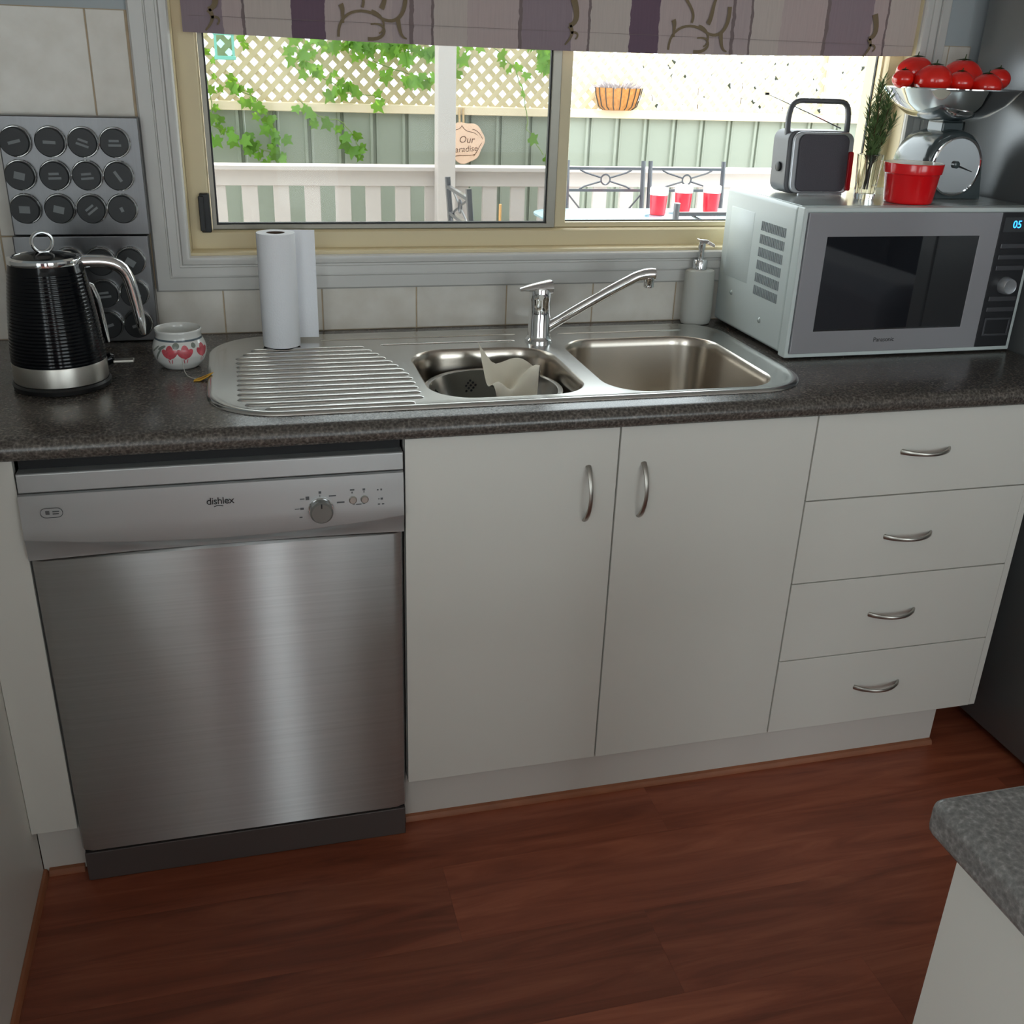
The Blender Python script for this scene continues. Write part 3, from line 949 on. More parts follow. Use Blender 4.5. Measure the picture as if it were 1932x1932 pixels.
# control panel with the crescent grip
xc = (DX0 + DX1) / 2 + .02
rows = []
NXP = 48
def zc_(x): return .7075 + .018 * ((x - xc) / .31) ** 2
for i in range(NXP + 1):
    x = DX0 + (DX1 - DX0) * i / NXP
    u = abs((x - xc) / .31)
    dep = max(0.0, 1 - u ** 2.2)
    z1 = zc_(x)
    rows.append([(x, .028, .8045), (x, -.009, .8045), (x, -.0125, .802), (x, -.0145, .78), (x, -.0165, .745), (x, -.0190, z1 + .002), (x, -.0186, z1), (x, -.0165 + .004 * dep, z1 - .004), (x, -.0135 + .009 * dep, .6955), (x, -.0130 + .0095 * dep, .6905), (x, -.0130 + .0095 * dep, .6893), (x, .028, .6893)])
cp = MB().loft(rows).build('control_panel', 'silver', dw, ang=28)
# door
dm = MB()
rows = []
for x, yo in ((DX0, .004), (DX0 + .004, -.004), (DX0 + .02, -.010), (DX1 - .02, -.010), (DX1 - .004, -.004), (DX1, .004)):
    rows.append([(x, .028, .688), (x, yo + .004, .688), (x, yo, .685), (x, yo, .40), (x, yo, .078), (x, yo + .003, .075), (x, .028, .075)])
dm.loft(rows).build('door', 'steel_dw', dw, ang=40)
MB().box(DX0 + .004, DX1 - .003, .002, .03, .068, .0745).build('lower_gap', 'dark', dw)
MB().box(DX0 + .003, DX1 - .002, -.004, .03, .001, .067).build('plinth', 'plinth', dw, bevel=.002)
def disc(mb, x, z, r, y0, y1, seg=28, cham=.001):
    return mb.lathe([(r, y1), (r, y0 + cham), (r - cham, y0)], (x, 0, z), seg, 'y')
kn = disc(MB(), -.1463, .7455, .0195, -.036, -.0150, 36, .003).build('dial', 'dw_dial', dw)
disc(MB(), -.1463, .7455, .0215, -.0178, -.0150, 36, .001).build('dial_ring', 'chrome', kn)
MB().box(-.1475, -.1450, -.0365, -.0355, .755, .763).build('dial_mark', 'print', kn)
for x, z in ((-.0917, .759), (-.0717, .7588)):
    b_ = disc(MB(), x, z, .0068, -.0205, -.0140, 20, .0015).build('button', 'satin', dw)
lg = text('dishlex', .0175, 'print', 'logo', dw, (-.310, -.0165, .7735), spacing=.92)
ribbon([(x, z) for x, z in bez((-.321, .7635), (-.316, .7660), (-.311, .7660), (-.306, .7640), 6)], .001, .0012, -.0161).build('logo_smile', 'print', dw)
bdg = []
for a_, b_ in zip(rr(-.587, -.553, .764, .781, .0082, 5), rr(-.5862, -.5538, .7648, .7802, .0076, 5)):
    bdg.append((a_, b_))
mbb = MB()
mbb.loft([[(a_[0], -.0161, a_[1]) for a_, b_ in bdg], [(a_[0], -.0166, a_[1]) for a_, b_ in bdg], [(b_[0], -.0166, b_[1]) for a_, b_ in bdg], [(b_[0], -.0161, b_[1]) for a_, b_ in bdg]], False, False)
mbb.build('badge', 'print_grey', dw)
for x0, x1, z0, z1 in ((-.579, -.573, .770, .776), (-.5685, -.5585, .7738, .7752), (-.5685, -.5595, .7698, .7712)):
    MB().box(x0, x1, -.0167, -.0160, z0, z1).build('badge_mark', 'print_grey', dw)
# icons round the dial and buttons
for x0, x1, z0, z1 in ((-.190, -.182, .7482, .7494), (-.181, -.175, .747, .7505), (-.1805, -.173, .7655, .767), (-.171, -.165, .764, .770), (-.149, -.1445, .774, .778), (-.1475, -.1465, .768, .7715), (-.132, -.120, .7675, .7695), (-.119, -.106, .7545, .7570),
                       (-.096, -.0885, .7755, .778), (-.0935, -.0915, .7705, .7735), (-.0745, -.070, .7745, .778), (-.073, -.0715, .7705, .7730), (-.0925, -.088, .7497, .7505), (-.0865, -.077, .7492, .7507), (-.0755, -.071, .7497, .7505),
                       (-.050, -.047, .7728, .7748), (-.044, -.041, .7725, .7755), (-.048, -.046, .7562, .7580), (-.044, -.040, .7555, .759), (-.049, -.045, .7465, .7485), (-.042, -.038, .7465, .7485), (-.183, -.178, .7325, .7345)):
    yy = -.0146 - .002 * (.78 - z0) / .035
    MB().box(x0, x1, yy - .0006, yy + .002, z0, z1).build('icon', 'print_grey', dw)

# ================================================================== SINK
si = thing('kitchen_sink', (.245, .29, .9), 'stainless steel sink with drainboard and two bowls set in the worktop', 'sink')
RO = [.10, .13, .13, .12]
def osink(d, z):
    return [(x, yy, z) for x, yy in rr(-.3235 + d, .8125 - d, .030 + d, .5500 - d, [max(.012, r - d) for r in RO], 14)]
b1 = (.066, .366, .070, .402); b2 = (.402, .752, .058, .446)
B1R, B2R = [.085, .085, .085, .075], [.085, .085, .085, .085]
def bowl(bb, R_b, d, z):
    return [(x, yy, z) for x, yy in rr(bb[0] + d, bb[1] - d, bb[2] + d, bb[3] - d, [max(.012, r - d) for r in R_b], 14)]
ZD = .9030
plate = MB()
plate.loft([osink(0, .9003), osink(.0015, .9038), osink(.006, .9062), osink(.011, .9062), osink(.017, .9040), osink(.024, ZD)], False, False)
outer = osink(.024, ZD); h1 = bowl(b1, B1R, 0, ZD); h2 = bowl(b2, B2R, 0, ZD)
pts = [Vector((p[0], p[1])) for p in outer + h1 + h2]
no, n1, n2 = len(outer), len(h1), len(h2)
ed = [(i, (i + 1) % no) for i in range(no)] + [(no + i, no + (i + 1) % n1) for i in range(n1)] + [(no + n1 + i, no + n1 + (i + 1) % n2) for i in range(n2)]
res = delaunay_2d_cdt(pts, ed, [], 0, 1e-6)
def inpoly(p, poly):
    c = False
    for i in range(len(poly)):
        a_, b_ = poly[i], poly[i - 1]
        if (a_[1] > p[1]) != (b_[1] > p[1]) and p[0] < (b_[0] - a_[0]) * (p[1] - a_[1]) / (b_[1] - a_[1]) + a_[0]: c = not c
    return c
vv = [(p[0], p[1], ZD) for p in res[0]]
ff = []
for f in res[2]:
    cx = sum(res[0][i][0] for i in f) / len(f); cy = sum(res[0][i][1] for i in f) / len(f)
    if inpoly((cx, cy), outer) and not inpoly((cx, cy), h1) and not inpoly((cx, cy), h2): ff.append(tuple(f))
plate.add(vv, ff)
plate.build('sink_deck', 'steel', si, ang=40)
for bb, RB, dep in ((b1, B1R, .125), (b2, B2R, .165)):
    zb = ZD - dep
    L = [bowl(bb, RB, 0, ZD), bowl(bb, RB, .002, ZD - .001), bowl(bb, RB, .005, ZD - .005), bowl(bb, RB, .007, ZD - .02), bowl(bb, RB, .014, zb + .04), bowl(bb, RB, .020, zb + .018), bowl(bb, RB, .034, zb + .005), bowl(bb, RB, .055, zb)]
    cxm, cym = (bb[0] + bb[1]) / 2, (bb[2] + bb[3]) / 2
    L.append([(cxm + (p[0] - cxm) * .25, cym + (p[1] - cym) * .25, zb - .002) for p in L[-1]])
    MB().loft(L, False, True).build('sink_bowl', 'bowl_reflect_tint', si, ang=45)
    MB().lathe([(.043, .003), (.040, .0045), (.030, .002), (.012, .001)], (cxm, cym, zb - .002), 28).build('drain', 'chrome', si)
def ridge(x0, x1, yy, w=.0072, h=.0042, name='drain_ridge'):
    rings = []
    for x, k in ((x0, .15), (x0 + .004, .7), (x0 + .010, 1), (x1 - .010, 1), (x1 - .004, .7), (x1, .15)):
        rings.append([(x, yy + w * k * math.cos(a_), ZD - .0006 + h * k * math.sin(a_)) for a_ in [PI * j / 8 for j in range(9)]])
    return MB().loft(rings).build(name, 'steel', si, ang=60)
for k in range(14):
    yy = .060 + .0292 * k
    x0 = -.272 + (.045 if k == 0 else .012 if k == 1 else .014 if k == 12 else .03 if k == 13 else 0)
    x1 = .052 - max(0, (yy - .20)) ** 1.6 * .62 - (.02 if k == 0 else 0)
    ridge(x0, x1, yy)
ridge(-.10, .330, .505, .006, .003, 'bead')
ridge(.02, .315, .452, .006, .003, 'bead')
ridge(.42, .72, .497, .006, .003, 'bead')

# ------------------------------------------------------------------ tap
tp = thing('kitchen_tap', (.362, .452, ZD), 'chrome mixer tap with long swivel spout behind the sink bowls', 'tap')
TXc, TYc = .3655, .447
MB().lathe([(.030, 0), (.030, .004), (.0265, .008), (.0245, .014), (.0232, .055), (.0225, .058), (.0222, .085), (.0235, .090), (.0240, .112), (.021, .118), (.012, .121), (.001, .122)], (TXc, TYc, ZD), 40).build('body', 'chrome', tp)
lv = MB()
rings = []
for s in range(9):
    t = s / 8
    x = TXc + .022 - .070 * t
    w = .0245 * (1 - .62 * t); h = .0160 * (1 - .78 * t)
    z = ZD + .116 - .008 * t + .004 * math.sin(PI * t * .6)
    yy = TYc - .004 * t
    rings.append([(x, yy + w * math.cos(2 * PI * j / 14), z + h * math.sin(2 * PI * j / 14)) for j in range(14)])
lv.loft(rings).build('lever', 'chrome', tp)
MB().lathe([(.006, -.001), (.006, .002), (.004, .003)], (TXc - .006, TYc - .0255, ZD + .098), 14, 'y').build('indicator', 'satin', tp)
pts = [(TXc + .012, TYc - .002, ZD + .026)] + bez((TXc + .03, TYc - .004, ZD + .037), (.45, .435, .975), (.50, .43, 1.003), (.545, .427, 1.027), 8) + bez((.555, .426, 1.032), (.575, .425, 1.044), (.59, .424, 1.047), (.612, .423, 1.046), 8)
sp = MB().tube(pts, [.0125] + [.0112] * (len(pts) - 7) + [.0112, .0115, .012, .0125, .013, .0125], 16).build('spout', 'chrome', tp)
MB().lathe([(.010, 0), (.0115, .001), (.0115, .016), (.0125, .018), (.0125, .022)], (.600, .4235, 1.018), 20).build('aerator', 'chrome', sp)

# ------------------------------------------------------------------ paper towel
pr = thing('paper_towel_roll', (-.178, .466, .907), 'white paper towel roll standing on the drainboard', 'paper towel')
RX, RY, RZ = -.1775, .468, .9073
HR = .2245
MB().lathe([(.0185, 0), (.0372, 0), (.0375, .002), (.0375, HR - .002), (.0372, HR), (.0185, HR), (.0185, 0)], (RX, RY, RZ), 48, cap0=False, cap1=False).build('roll', 'paper', pr, ang=50)
MB().lathe([(.0184, .001), (.0170, .001), (.0170, HR - .001), (.0184, HR - .001), (.0184, .001)], (RX, RY, RZ), 32, cap0=False, cap1=False).build('core', 'card', pr)
sh = []
for t in range(15):
    s = t / 14
    if s < .45:
        a_ = PI * .5 + (PI * .45) * (1 - s / .45)
        sh.append((RX + .0382 * math.cos(a_), RY + .0382 * math.sin(a_)))
    else:
        q = (s - .45) / .55
        sh.append((RX + .078 * q, RY + .0382 - .004 * q * q))
MB().loft([[(x, yy + (.0006 if i < len(sh) else 0), z) for i, (x, yy) in enumerate(sh)] + [(x, yy - .0002, z) for x, yy in reversed(sh)] for z in (RZ + .004, RZ + HR * .5, RZ + HR - .001)]).build('loose_sheet', 'paper', pr)

# ------------------------------------------------------------------ colander and paper
co = thing('colander', (.214, .24, .79), 'round steel colander sitting in the small sink bowl', 'colander')
CX, CY = .2155, .238
CZ = .8635
cpz = [(.040, -.080), (.085, -.072), (.112, -.045), (.126, -.008), (.129, 0), (.136, .0015), (.137, .0035), (.134, .0045), (.127, .003), (.1235, -.008), (.110, -.043), (.084, -.069), (.040, -.077)]
MB().lathe(cpz, (CX, CY, CZ), 56).build('bowl', 'steel', co)
mbh = MB()
for ang in (150, 100, 50, 215, 265, 310):
    for du, dv in ((0, 0), (.09, 0), (-.09, 0), (.045, .010), (-.045, .010), (.045, -.010), (-.045, -.010), (.0, .02), (.0, -.019), (.1, .02)):
        a_ = math.radians(ang) + du
        s = .5 + dv * 14
        r_ = .1235 - (.1235 - .110) * s - .0006; z_ = -.008 + (-.043 + .008) * s
        c = Vector((CX + r_ * math.cos(a_), CY + r_ * math.sin(a_), CZ + z_))
        nrm = Vector((-math.cos(a_) * .93, -math.sin(a_) * .93, .37)).normalized()
        t1 = Vector((-math.sin(a_), math.cos(a_), 0)); t2 = nrm.cross(t1)
        mbh.loft([[tuple(c + nrm * e + (t1 * math.cos(2 * PI * j / 8) + t2 * math.sin(2 * PI * j / 8)) * .0024) for j in range(8)] for e in (-.0004, .0004)])
hb = mbh.build('perforations', 'dark', co)
hb['kind'] = 'stuff'
for s in (-1,):
    MB().tube([(CX - .134, CY - .03, CZ + .002), (CX - .150, CY - .02, CZ + .004), (CX - .150, CY + .02, CZ + .004), (CX - .134, CY + .03, CZ + .002)], .0025, 8).build('handle', 'steel', co)
# crumpled paper in the colander
pp = MB()
G = 14
def crump(u, v):
    x = .205 + .135 * u + .02 * (v - .5)
    yy = .172 + .165 * v
    z = .842 + .040 * v + .022 * math.sin(u * 7 + v * 3) * .6 + .016 * math.sin(v * 9 - u * 4) + .030 * (u - .5) ** 2
    if v > .8 and u < .25: z += .035 * (v - .8) / .2 * (1 - u / .25)
    return (x + .06 * (1 - v) * (.4 - u) - .01, yy, z)
rows = [[crump(i / G, j / G) for i in range(G + 1)] for j in range(G + 1)]
top_ = [p for r in rows for p in r]
rings = []
for r in rows:
    rings.append(r + [(x, yy, z - .0012) for x, yy, z in reversed(r)])
pp.loft(rings)
po = pp.build('crumpled_paper', 'cloth', ang=60)
tag(po, 'crumpled cream paper lying in the colander', 'paper')

# ------------------------------------------------------------------ soap dispenser
so = thing('soap_dispenser', (.784, .566, .9), 'matte white soap dispenser with chrome pump beside the microwave', 'soap dispenser')
MB().lathe([(.028, 0), (.0345, .002), (.0375, .010), (.0380, .03), (.0360, .118), (.0340, .124), (.028, .127), (.014, .128)], (.785, .566, .9), 40, sy=.72).build('bottle', 'soap', so)
MB().lathe([(.0165, .127), (.0165, .146), (.0145, .149), (.0065, .150), (.0065, .172), (.0085, .175), (.0085, .188), (.007, .190)], (.783, .566, .9), 28).build('pump', 'chrome', so)
MB().loft([[(.772, .558, 1.088), (.772, .574, 1.088), (.772, .574, 1.096), (.772, .558, 1.096)], [(.790, .556, 1.086), (.790, .572, 1.086), (.790, .572, 1.095), (.790, .556, 1.095)], [(.806, .545, 1.079), (.806, .557, 1.079), (.806, .557, 1.086), (.806, .545, 1.086)]]).build('nozzle', 'chrome', so, bevel=.0015)

# ------------------------------------------------------------------ kettle
ke = thing('kettle', (-.571, .265, .9), 'black ribbed kettle with chrome lid ring on the worktop at left', 'kettle')
KX, KY = -.5705, .265
MB().lathe([(.074, 0), (.081, .003), (.082, .010), (.079, .014)], (KX, KY, .9), 56).build('power_base', 'kettle_base', ke)
MB().lathe([(.0765, .0135), (.0785, .016), (.0785, .046), (.0775, .049)], (KX, KY, .9), 64).build('chrome_band', 'satin', ke)
prof = []
NR = 26
for i in range(NR * 6 + 1):
    t = i / (NR * 6)
    z = .0492 + t * (.206 - .0492)
    r = .0782 - .0170 * t ** 1.5
    r += .0005 * abs(math.sin(PI * t * NR))
    prof.append((r, z))
prof += [(.0600, .212), (.0585, .218)]
MB().lathe(prof, (KX, KY, .9), 64).build('body', 'kettle', ke, ang=60)
MB().lathe([(.0590, .2165), (.0600, .2205), (.0590, .2250), (.0530, .2275), (.0510, .2265), (.0500, .223)], (KX, KY, .9), 56).build('lid_rim', 'chrome', ke)
ld = MB().lathe([(.0510, .2225), (.0500, .2262), (.0300, .2320), (.008, .2342), (.001, .2343)], (KX, KY, .9), 48).build('lid', 'kettle', ke)
ang_r = .35
ringp = []
rings = []
for i in range(28):
    a_ = 2 * PI * i / 28
    c = Vector((math.cos(a_) * .0165 * math.cos(ang_r), math.cos(a_) * .0165 * math.sin(ang_r), math.sin(a_) * .0165))
    rad = c.normalized()
    side = Vector((-math.sin(ang_r), math.cos(ang_r), 0))
    rings.append([tuple(Vector((KX, KY, .9 + .2500)) + c + rad * .0032 * math.cos(2 * PI * j / 10) + side * .0060 * math.sin(2 * PI * j / 10)) for j in range(10)])
rings.append(rings[0])
MB().loft(rings, False, False).build('lid_ring', 'chrome', ld)
hd = Vector((.965, .26, 0)).normalized()
def kp(r, z): return (KX + hd.x * r, KY + hd.y * r, .9 + z)
hp = [kp(.054, .214)] + bez(kp(.062, .214), kp(.090, .214), kp(.118, .212), kp(.128, .190), 8) + bez(kp(.132, .180), kp(.139, .150), kp(.143, .110), kp(.146, .078), 6)
MB().tube(hp, [.013] + [.0135] * 8 + [.0125] * 4 + [.0115, .011, .010, .006], 14, flat=.85).build('handle', 'chrome', ke)
MB().tube([kp(.062, .175), kp(.067, .172), kp(.074, .15), kp(.080, .10), kp(.084, .070)], [.007, .0085, .0085, .008, .005], 12, flat=.8).build('gauge_frame', 'chrome', ke)
MB().tube([kp(.0660, .160), kp(.073, .13), kp(.0775, .095)], [.0095, .0095, .0095], 10, flat=.5).build('water_gauge', 'kettle_clear', ke)
MB().tube([kp(.072, .036), kp(.086, .040), kp(.090, .040)], [.010, .011, .008], 12).build('switch_boss', 'kettle', ke)
MB().box(KX + .086, KX + .122, KY + .012, KY + .028, .932, .938).build('switch', 'satin', ke, bevel=.002)

# ------------------------------------------------------------------ sugar bowl
sb = thing('sugar_bowl', (-.373, .362, .9), 'small white porcelain pot painted with pink fuchsia flowers', 'pot')
SX, SY = -.3725, .3615
def bowl_r(z):
    P_ = [(0, .031), (.004, .036), (.014, .0445), (.028, .0495), (.040, .0495), (.050, .0465), (.057, .0425), (.062, .0415), (.068, .0425), (.073, .0435)]
    for (a0, r0), (a1, r1) in zip(P_, P_[1:]):
        if a0 <= z <= a1: return r0 + (r1 - r0) * (z - a0) / (a1 - a0)
    return P_[-1][1]
prof = [(.028, 0), (.032, .0005)] + [(bowl_r(z / 1000), z / 1000) for z in range(4, 73, 3)] + [(.0435, .073), (.0420, .0745), (.0400, .073), (.0385, .062), (.0455, .045), (.0445, .028), (.030, .008), (.001, .006)]
MB().lathe(prof, (SX, SY, .9), 56).build('pot_body', 'porc', sb, ang=60)
def wrap(pts2, off=.0004):
    """pts2: list of (angle, z) outline -> fan on the pot"""
    c = (sum(p[0] for p in pts2) / len(pts2), sum(p[1] for p in pts2) / len(pts2))
    out = []
    for k in (1.0, .5, .02):
        ring = []
        for a_, z in pts2:
            aa, z2 = c[0] + (a_ - c[0]) * k, c[1] + (z - c[1]) * k
            r = bowl_r(z2) + off
            ring.append((SX + r * math.cos(aa), SY + r * math.sin(aa), .9 + z2))
        out.append(ring)
    return MB().loft(out, False, True)
def ell(a0, z0, ra, rz, tilt=0, n=12):
    out = []
    for i in range(n):
        q = 2 * PI * i / n
        u, w = ra * .047 * math.cos(q), rz * math.sin(q)
        out.append((a0 + (u * math.cos(tilt) - w * math.sin(tilt)) / .047, z0 + u * math.sin(tilt) + w * math.cos(tilt)))
    return out
fc = math.radians(-92)
for a0 in (fc - .30, fc + .28, fc + 1.05):
    for da, dz, ra, rz, tl in ((0, .002, .15, .011, 0), (-.14, -.003, .12, .0105, .7), (.14, -.003, .12, .0105, -.7), (0, -.008, .07, .006, 0)):
        wrap(ell(a0 + da, .038 + dz, ra, rz, tl), .0004 + .00006 * (da != 0)).build('flower_print', 'flower', sb)
    for da, tl in ((-.05, .15), (.07, -.2)):
        wrap(ell(a0 + da, .0205, .017, .005, tl), .0005).build('stamen_print', 'flower', sb)
for a0, z0, ra, rz, tl in ((fc - .78, .034, .045, .016, -.6), (fc - .95, .042, .04, .011, -.9), (fc - .05, .050, .14, .006, .2), (fc + .65, .049, .10, .005, -.3), (fc - .62, .046, .06, .009, -1.1)):
    wrap(ell(a0, z0, ra, rz, tl), .0006).build('leaf_print', 'leafg', sb)
MB().lathe([(bowl_r(.0560) + .0005, .056), (bowl_r(.0575) + .0006, .0578), (bowl_r(.059) + .0005, .0595)], (SX, SY, .9), 56, cap0=False, cap1=False).build('rim_band', 'band', sb)
# tea-bag tag on its string
tt = thing('tea_tag', (-.33, .262, .9), 'yellow tea-bag tag on a string beside the pot', 'tag')
MB().tube([(-.373 + .006, .3135, .926), (-.3665, .309, .914), (-.364, .303, .9045), (-.359, .284, .9020), (-.350, .268, .9020), (-.343, .262, .9020)], .0007, 6).build('string', 'string', tt)
lf = [(-.3475, .250), (-.336, .2495), (-.322, .256), (-.3115, .272), (-.318, .2735), (-.334, .270), (-.345, .262)]
tz_ = lambda x: .9008 + max(0, (x + .337)) * .34
MB().loft([[(x, yy, tz_(x)) for x, yy in lf], [(x, yy, tz_(x) + .0010) for i, (x, yy) in enumerate(lf)]]).build('paper_tag', 'tag', tt)
MB().loft([[(x, yy, tz_(x) + z) for x, yy in ((-.340, .2565), (-.328, .2590), (-.320, .2655), (-.326, .2660), (-.336, .2620))] for z in (.0010, .0014)]).build('tag_print', 'tagdark', tt)

# ------------------------------------------------------------------ spice racks
def rack(name, x0, x1, z0, z1, label):
    t = thing(name, ((x0 + x1) / 2, .577, z0), label, 'spice rack')
    MB().box(x0, x1, .556, .599, z0, z1).build('rack_box', 'rack', t, bevel=.0025)
    return t
rack('spice_rack', -.668, -.4185, 1.1145, 1.333, 'upper brushed steel spice rack on the tiled wall')
rack('spice_rack', -.672, -.4225, .9005, 1.1135, 'lower brushed steel spice rack behind the kettle')
sj = local_thing('spice_jar', (0, 0, 0), 'black-lidded spice jar', 'spice jar')
MB().lathe([(.0285, -.0005), (.0285, -.0050), (.0270, -.0065)], (0, 0, 0), 32, 'y').build('jar_neck', 'jar_ring', sj)
MB().lathe([(.0258, -.0066), (.0258, -.0200), (.0245, -.0215)], (0, 0, 0), 32, 'y').build('lid', 'lid', sj)
bars = {'one': [(0, 0, .022, .0055)], 'two': [(0, .004, .018, .0042), (.001, -.004, .023, .0042)], 'block': [(0, 0, .019, .013)], 'short': [(0, 0, .009, .006)]}
rowsn = ('top', 'middle', 'bottom'); colsn = ('first', 'second', 'third', 'fourth')
styles = [['one', 'one', 'two', 'two'], ['block', 'two', 'two', 'one'], ['block', 'block', 'two', 'short']]
rots = [[.25, -.05, -.35, 0], [-.25, .03, .08, -1.0], [-.05, -.25, .65, -1.2]]
JX = [-.6378, -.5773, -.5198, -.4634]
used = False
def place_jar(x, z, st, ro, label, group):
    global used
    if not used:
        j = sj; j.location = (x, .5555, z); used = True
        j['label'] = label; j['group'] = group
    else:
        j = sj.copy(); COL.objects.link(j); j.location = (x, .5555, z); j['label'] = label; j['group'] = group
        for c_ in sj.children:
            if c_.name.startswith('label_print'): continue
            c2 = c_.copy(); COL.objects.link(c2); c2.parent = j
    for bx, bz_, bw, bh in bars[st]:
        cs, sn = math.cos(ro), math.sin(ro)
        q = []
        for u, w in ((-bw / 2, -bh / 2), (bw / 2, -bh / 2), (bw / 2, bh / 2), (-bw / 2, bh / 2)):
            u += bx; w += bz_
            q.append((u * cs - w * sn, u * sn + w * cs))
        l_ = MB().loft([[(u, yy, w) for u, w in q] for yy in (-.0213, -.0218)])
        o = bpy.data.objects.new('label_print', l_.mesh('label_print', (0, 0, 0))); COL.objects.link(o); o.data.materials.append(M['lab']); o.parent = j
for r_ in range(3):
    for c_ in range(4):
        x = JX[c_]; z = (1.2878, 1.2276, 1.1662)[r_]
        place_jar(x, z, styles[r_][c_], rots[r_][c_], 'black-lidded spice jar, %s of four in the %s row of the upper rack' % (colsn[c_], rowsn[r_]), 'spice jars in the upper rack')
for r_ in range(3):
    for c_ in range(1, 4):
        x = JX[c_] + .004; z = (1.0650, 1.0015, .9385)[r_]
        place_jar(x, z, ('block', 'two', 'one')[r_], (-.6, .1, .3)[r_], 'black-lidded spice jar, %s of four in the %s row of the lower rack' % (colsn[c_], rowsn[r_]), 'spice jars in the lower rack')

# ================================================================== MICROWAVE AND WHAT STANDS ON IT
mw = thing('microwave', (1.115, .41, .9), 'white and silver microwave oven standing right of the sink', 'microwave')
X0, X1, Y0, Y1, Z0, Z1 = .838, 1.392, .232, .584, .908, 1.2085
MB().box(X0 + .002, X1, Y0 + .030, Y1, Z0, Z1).build('casing', 'mw', mw, bevel=.008, seg=3)
MB().box(X0 + .012, X1 - .01, Y0 + .034, Y1 - .006, Z1 - .001, Z1 + .0008).build('top_panel', 'mw_top', mw)
ring_frame(MB(), X0, X1, Z0 - .004, Z1 + .001, .010, Y0, Y0 + .028).build('front_frame', 'mw', mw, bevel=.003, seg=2)
MB().box(X0 + .009, X1 - .009, Y0 + .008, Y0 + .0295, Z0 + .004, Z1 - .007).build('front_backing', 'dark', mw)
do = thing('tmp', (0, 0, 0), None, None)
bpy.data.objects.remove(do)
dmb = ring_frame(MB(), X0 + .0105, 1.298, Z0 + .0055, Z1 - .0085, .047, Y0 - .004, Y0 + .007)
door = dmb.build('door', 'mw_door', mw, bevel=.0012)
MB().box(X0 + .056, 1.2525, Y0 - .0035, Y0 + .006, Z0 + .051, Z1 - .054).build('door_window', 'mw_glass', door)
text('Panasonic', .0135, 'print', 'logo', door, (1.067, Y0 - .0042, .9385), spacing=.95)
MB().box(1.2995, X1 - .0105, Y0 - .003, Y0 + .007, Z0 + .0055, Z1 - .0085).build('control_panel', 'mw_panel', mw, bevel=.001)
MB().box(1.306, 1.376, Y0 - .0036, Y0 - .002, 1.160, 1.190).build('display', 'mw_glass', mw)
text('05', .022, 'led', 'display_digits', mw, (1.3385, Y0 - .0041, 1.175))
for k, z in enumerate((1.131, 1.108, 1.085, 1.019, .996)):
    MB().box(1.308, 1.377, Y0 - .006, Y0 - .002, z - .0055, z + .0055).build('button', 'mw_btn', mw, bevel=.002)
ring_frame(MB(), 1.310, 1.376, .938, .978, .005, Y0 - .0055, Y0 - .002).build('door_button', 'mw_btn', mw, bevel=.001)
kd = MB().lathe([(.019, -.002), (.019, -.006), (.0165, -.020), (.0150, -.0215), (.012, -.0205)], (1.342, Y0, 1.0480), 32, 'y').build('dial', 'radio_silver', mw)
for (fx, fy) in ((X0 + .05, Y0 + .06), (X1 - .05, Y0 + .06), (X0 + .05, Y1 - .05), (X1 - .05, Y1 - .05)):
    MB().lathe([(.014, 0), (.016, .008)], (fx, fy, .9002), 14).build('foot', 'seal', mw)
# vents in the left side: six rows of slots
for r_ in range(6):
    z = 1.150 - r_ * .0272
    mbv = MB()
    for k in range(15):
        yy = .298 + k * .0072
        mbv.box(X0 + .0008, X0 + .0035, yy, yy + .0034, z - .0095, z + .0095)
    v_ = mbv.build('vent_row', 'vent', mw); v_['kind'] = 'stuff'
MB().loft([[(X0 + .0012, yy, z) for yy, z in ((.44, 1.02), (.55, 1.02), (.55, 1.17), (.44, 1.17))], [(X0 + .0022, yy, z) for yy, z in ((.438, 1.018), (.552, 1.018), (.552, 1.172), (.438, 1.172))]]).build('side_emboss', 'mw', mw)
for yy, z in ((.505, .985), (.360, .955)):
    MB().lathe([(.0065, .003), (.006, -.001), (.003, -.0035), (.0005, -.004)], (X0 + .002, yy, z), 14, 'x').build('screw', 'mw_top', mw)

ZM = Z1 + .0012
# ---- radio
ra = thing('radio', (.985, .46, ZM), 'grey portable radio with carry handle and raised aerial on the microwave', 'radio')
def yz_round(x0, x1, y0, y1, z0, z1, r, n=5):
    loop = rr(x0, x1, z0, z1, r, n)
    return MB().loft([[(x, y0, z) for x, z in loop], [(x, y1, z) for x, z in loop]])
def tilt(mb, k=.07):   # the front leans back a little
    mb.v = [(x, yy + (z - ZM) * k, z) for x, yy, z in mb.v]
    return mb
tilt(yz_round(.897, 1.052, .432, .500, ZM + .002, ZM + .130, .020)).build('casing', 'radio', ra, bevel=.004)
tilt(yz_round(.905, 1.050, .424, .433, ZM + .004, ZM + .128, .018)).build('silver_bezel', 'radio_silver', ra, bevel=.003)
tilt(yz_round(.917, 1.036, .418, .426, ZM + .008, ZM + .124, .016)).build('speaker_grille', 'grille', ra, bevel=.003)
tilt(yz_round(1.0385, 1.0495, .419, .430, ZM + .010, ZM + .090, .004)).build('red_trim', 'red', ra, bevel=.001)
tilt(MB().lathe([(.010, .004), (.010, -.004), (.007, -.006)], (.897, .462, ZM + .055), 16, 'x')).build('tuning_knob', 'seal', ra)
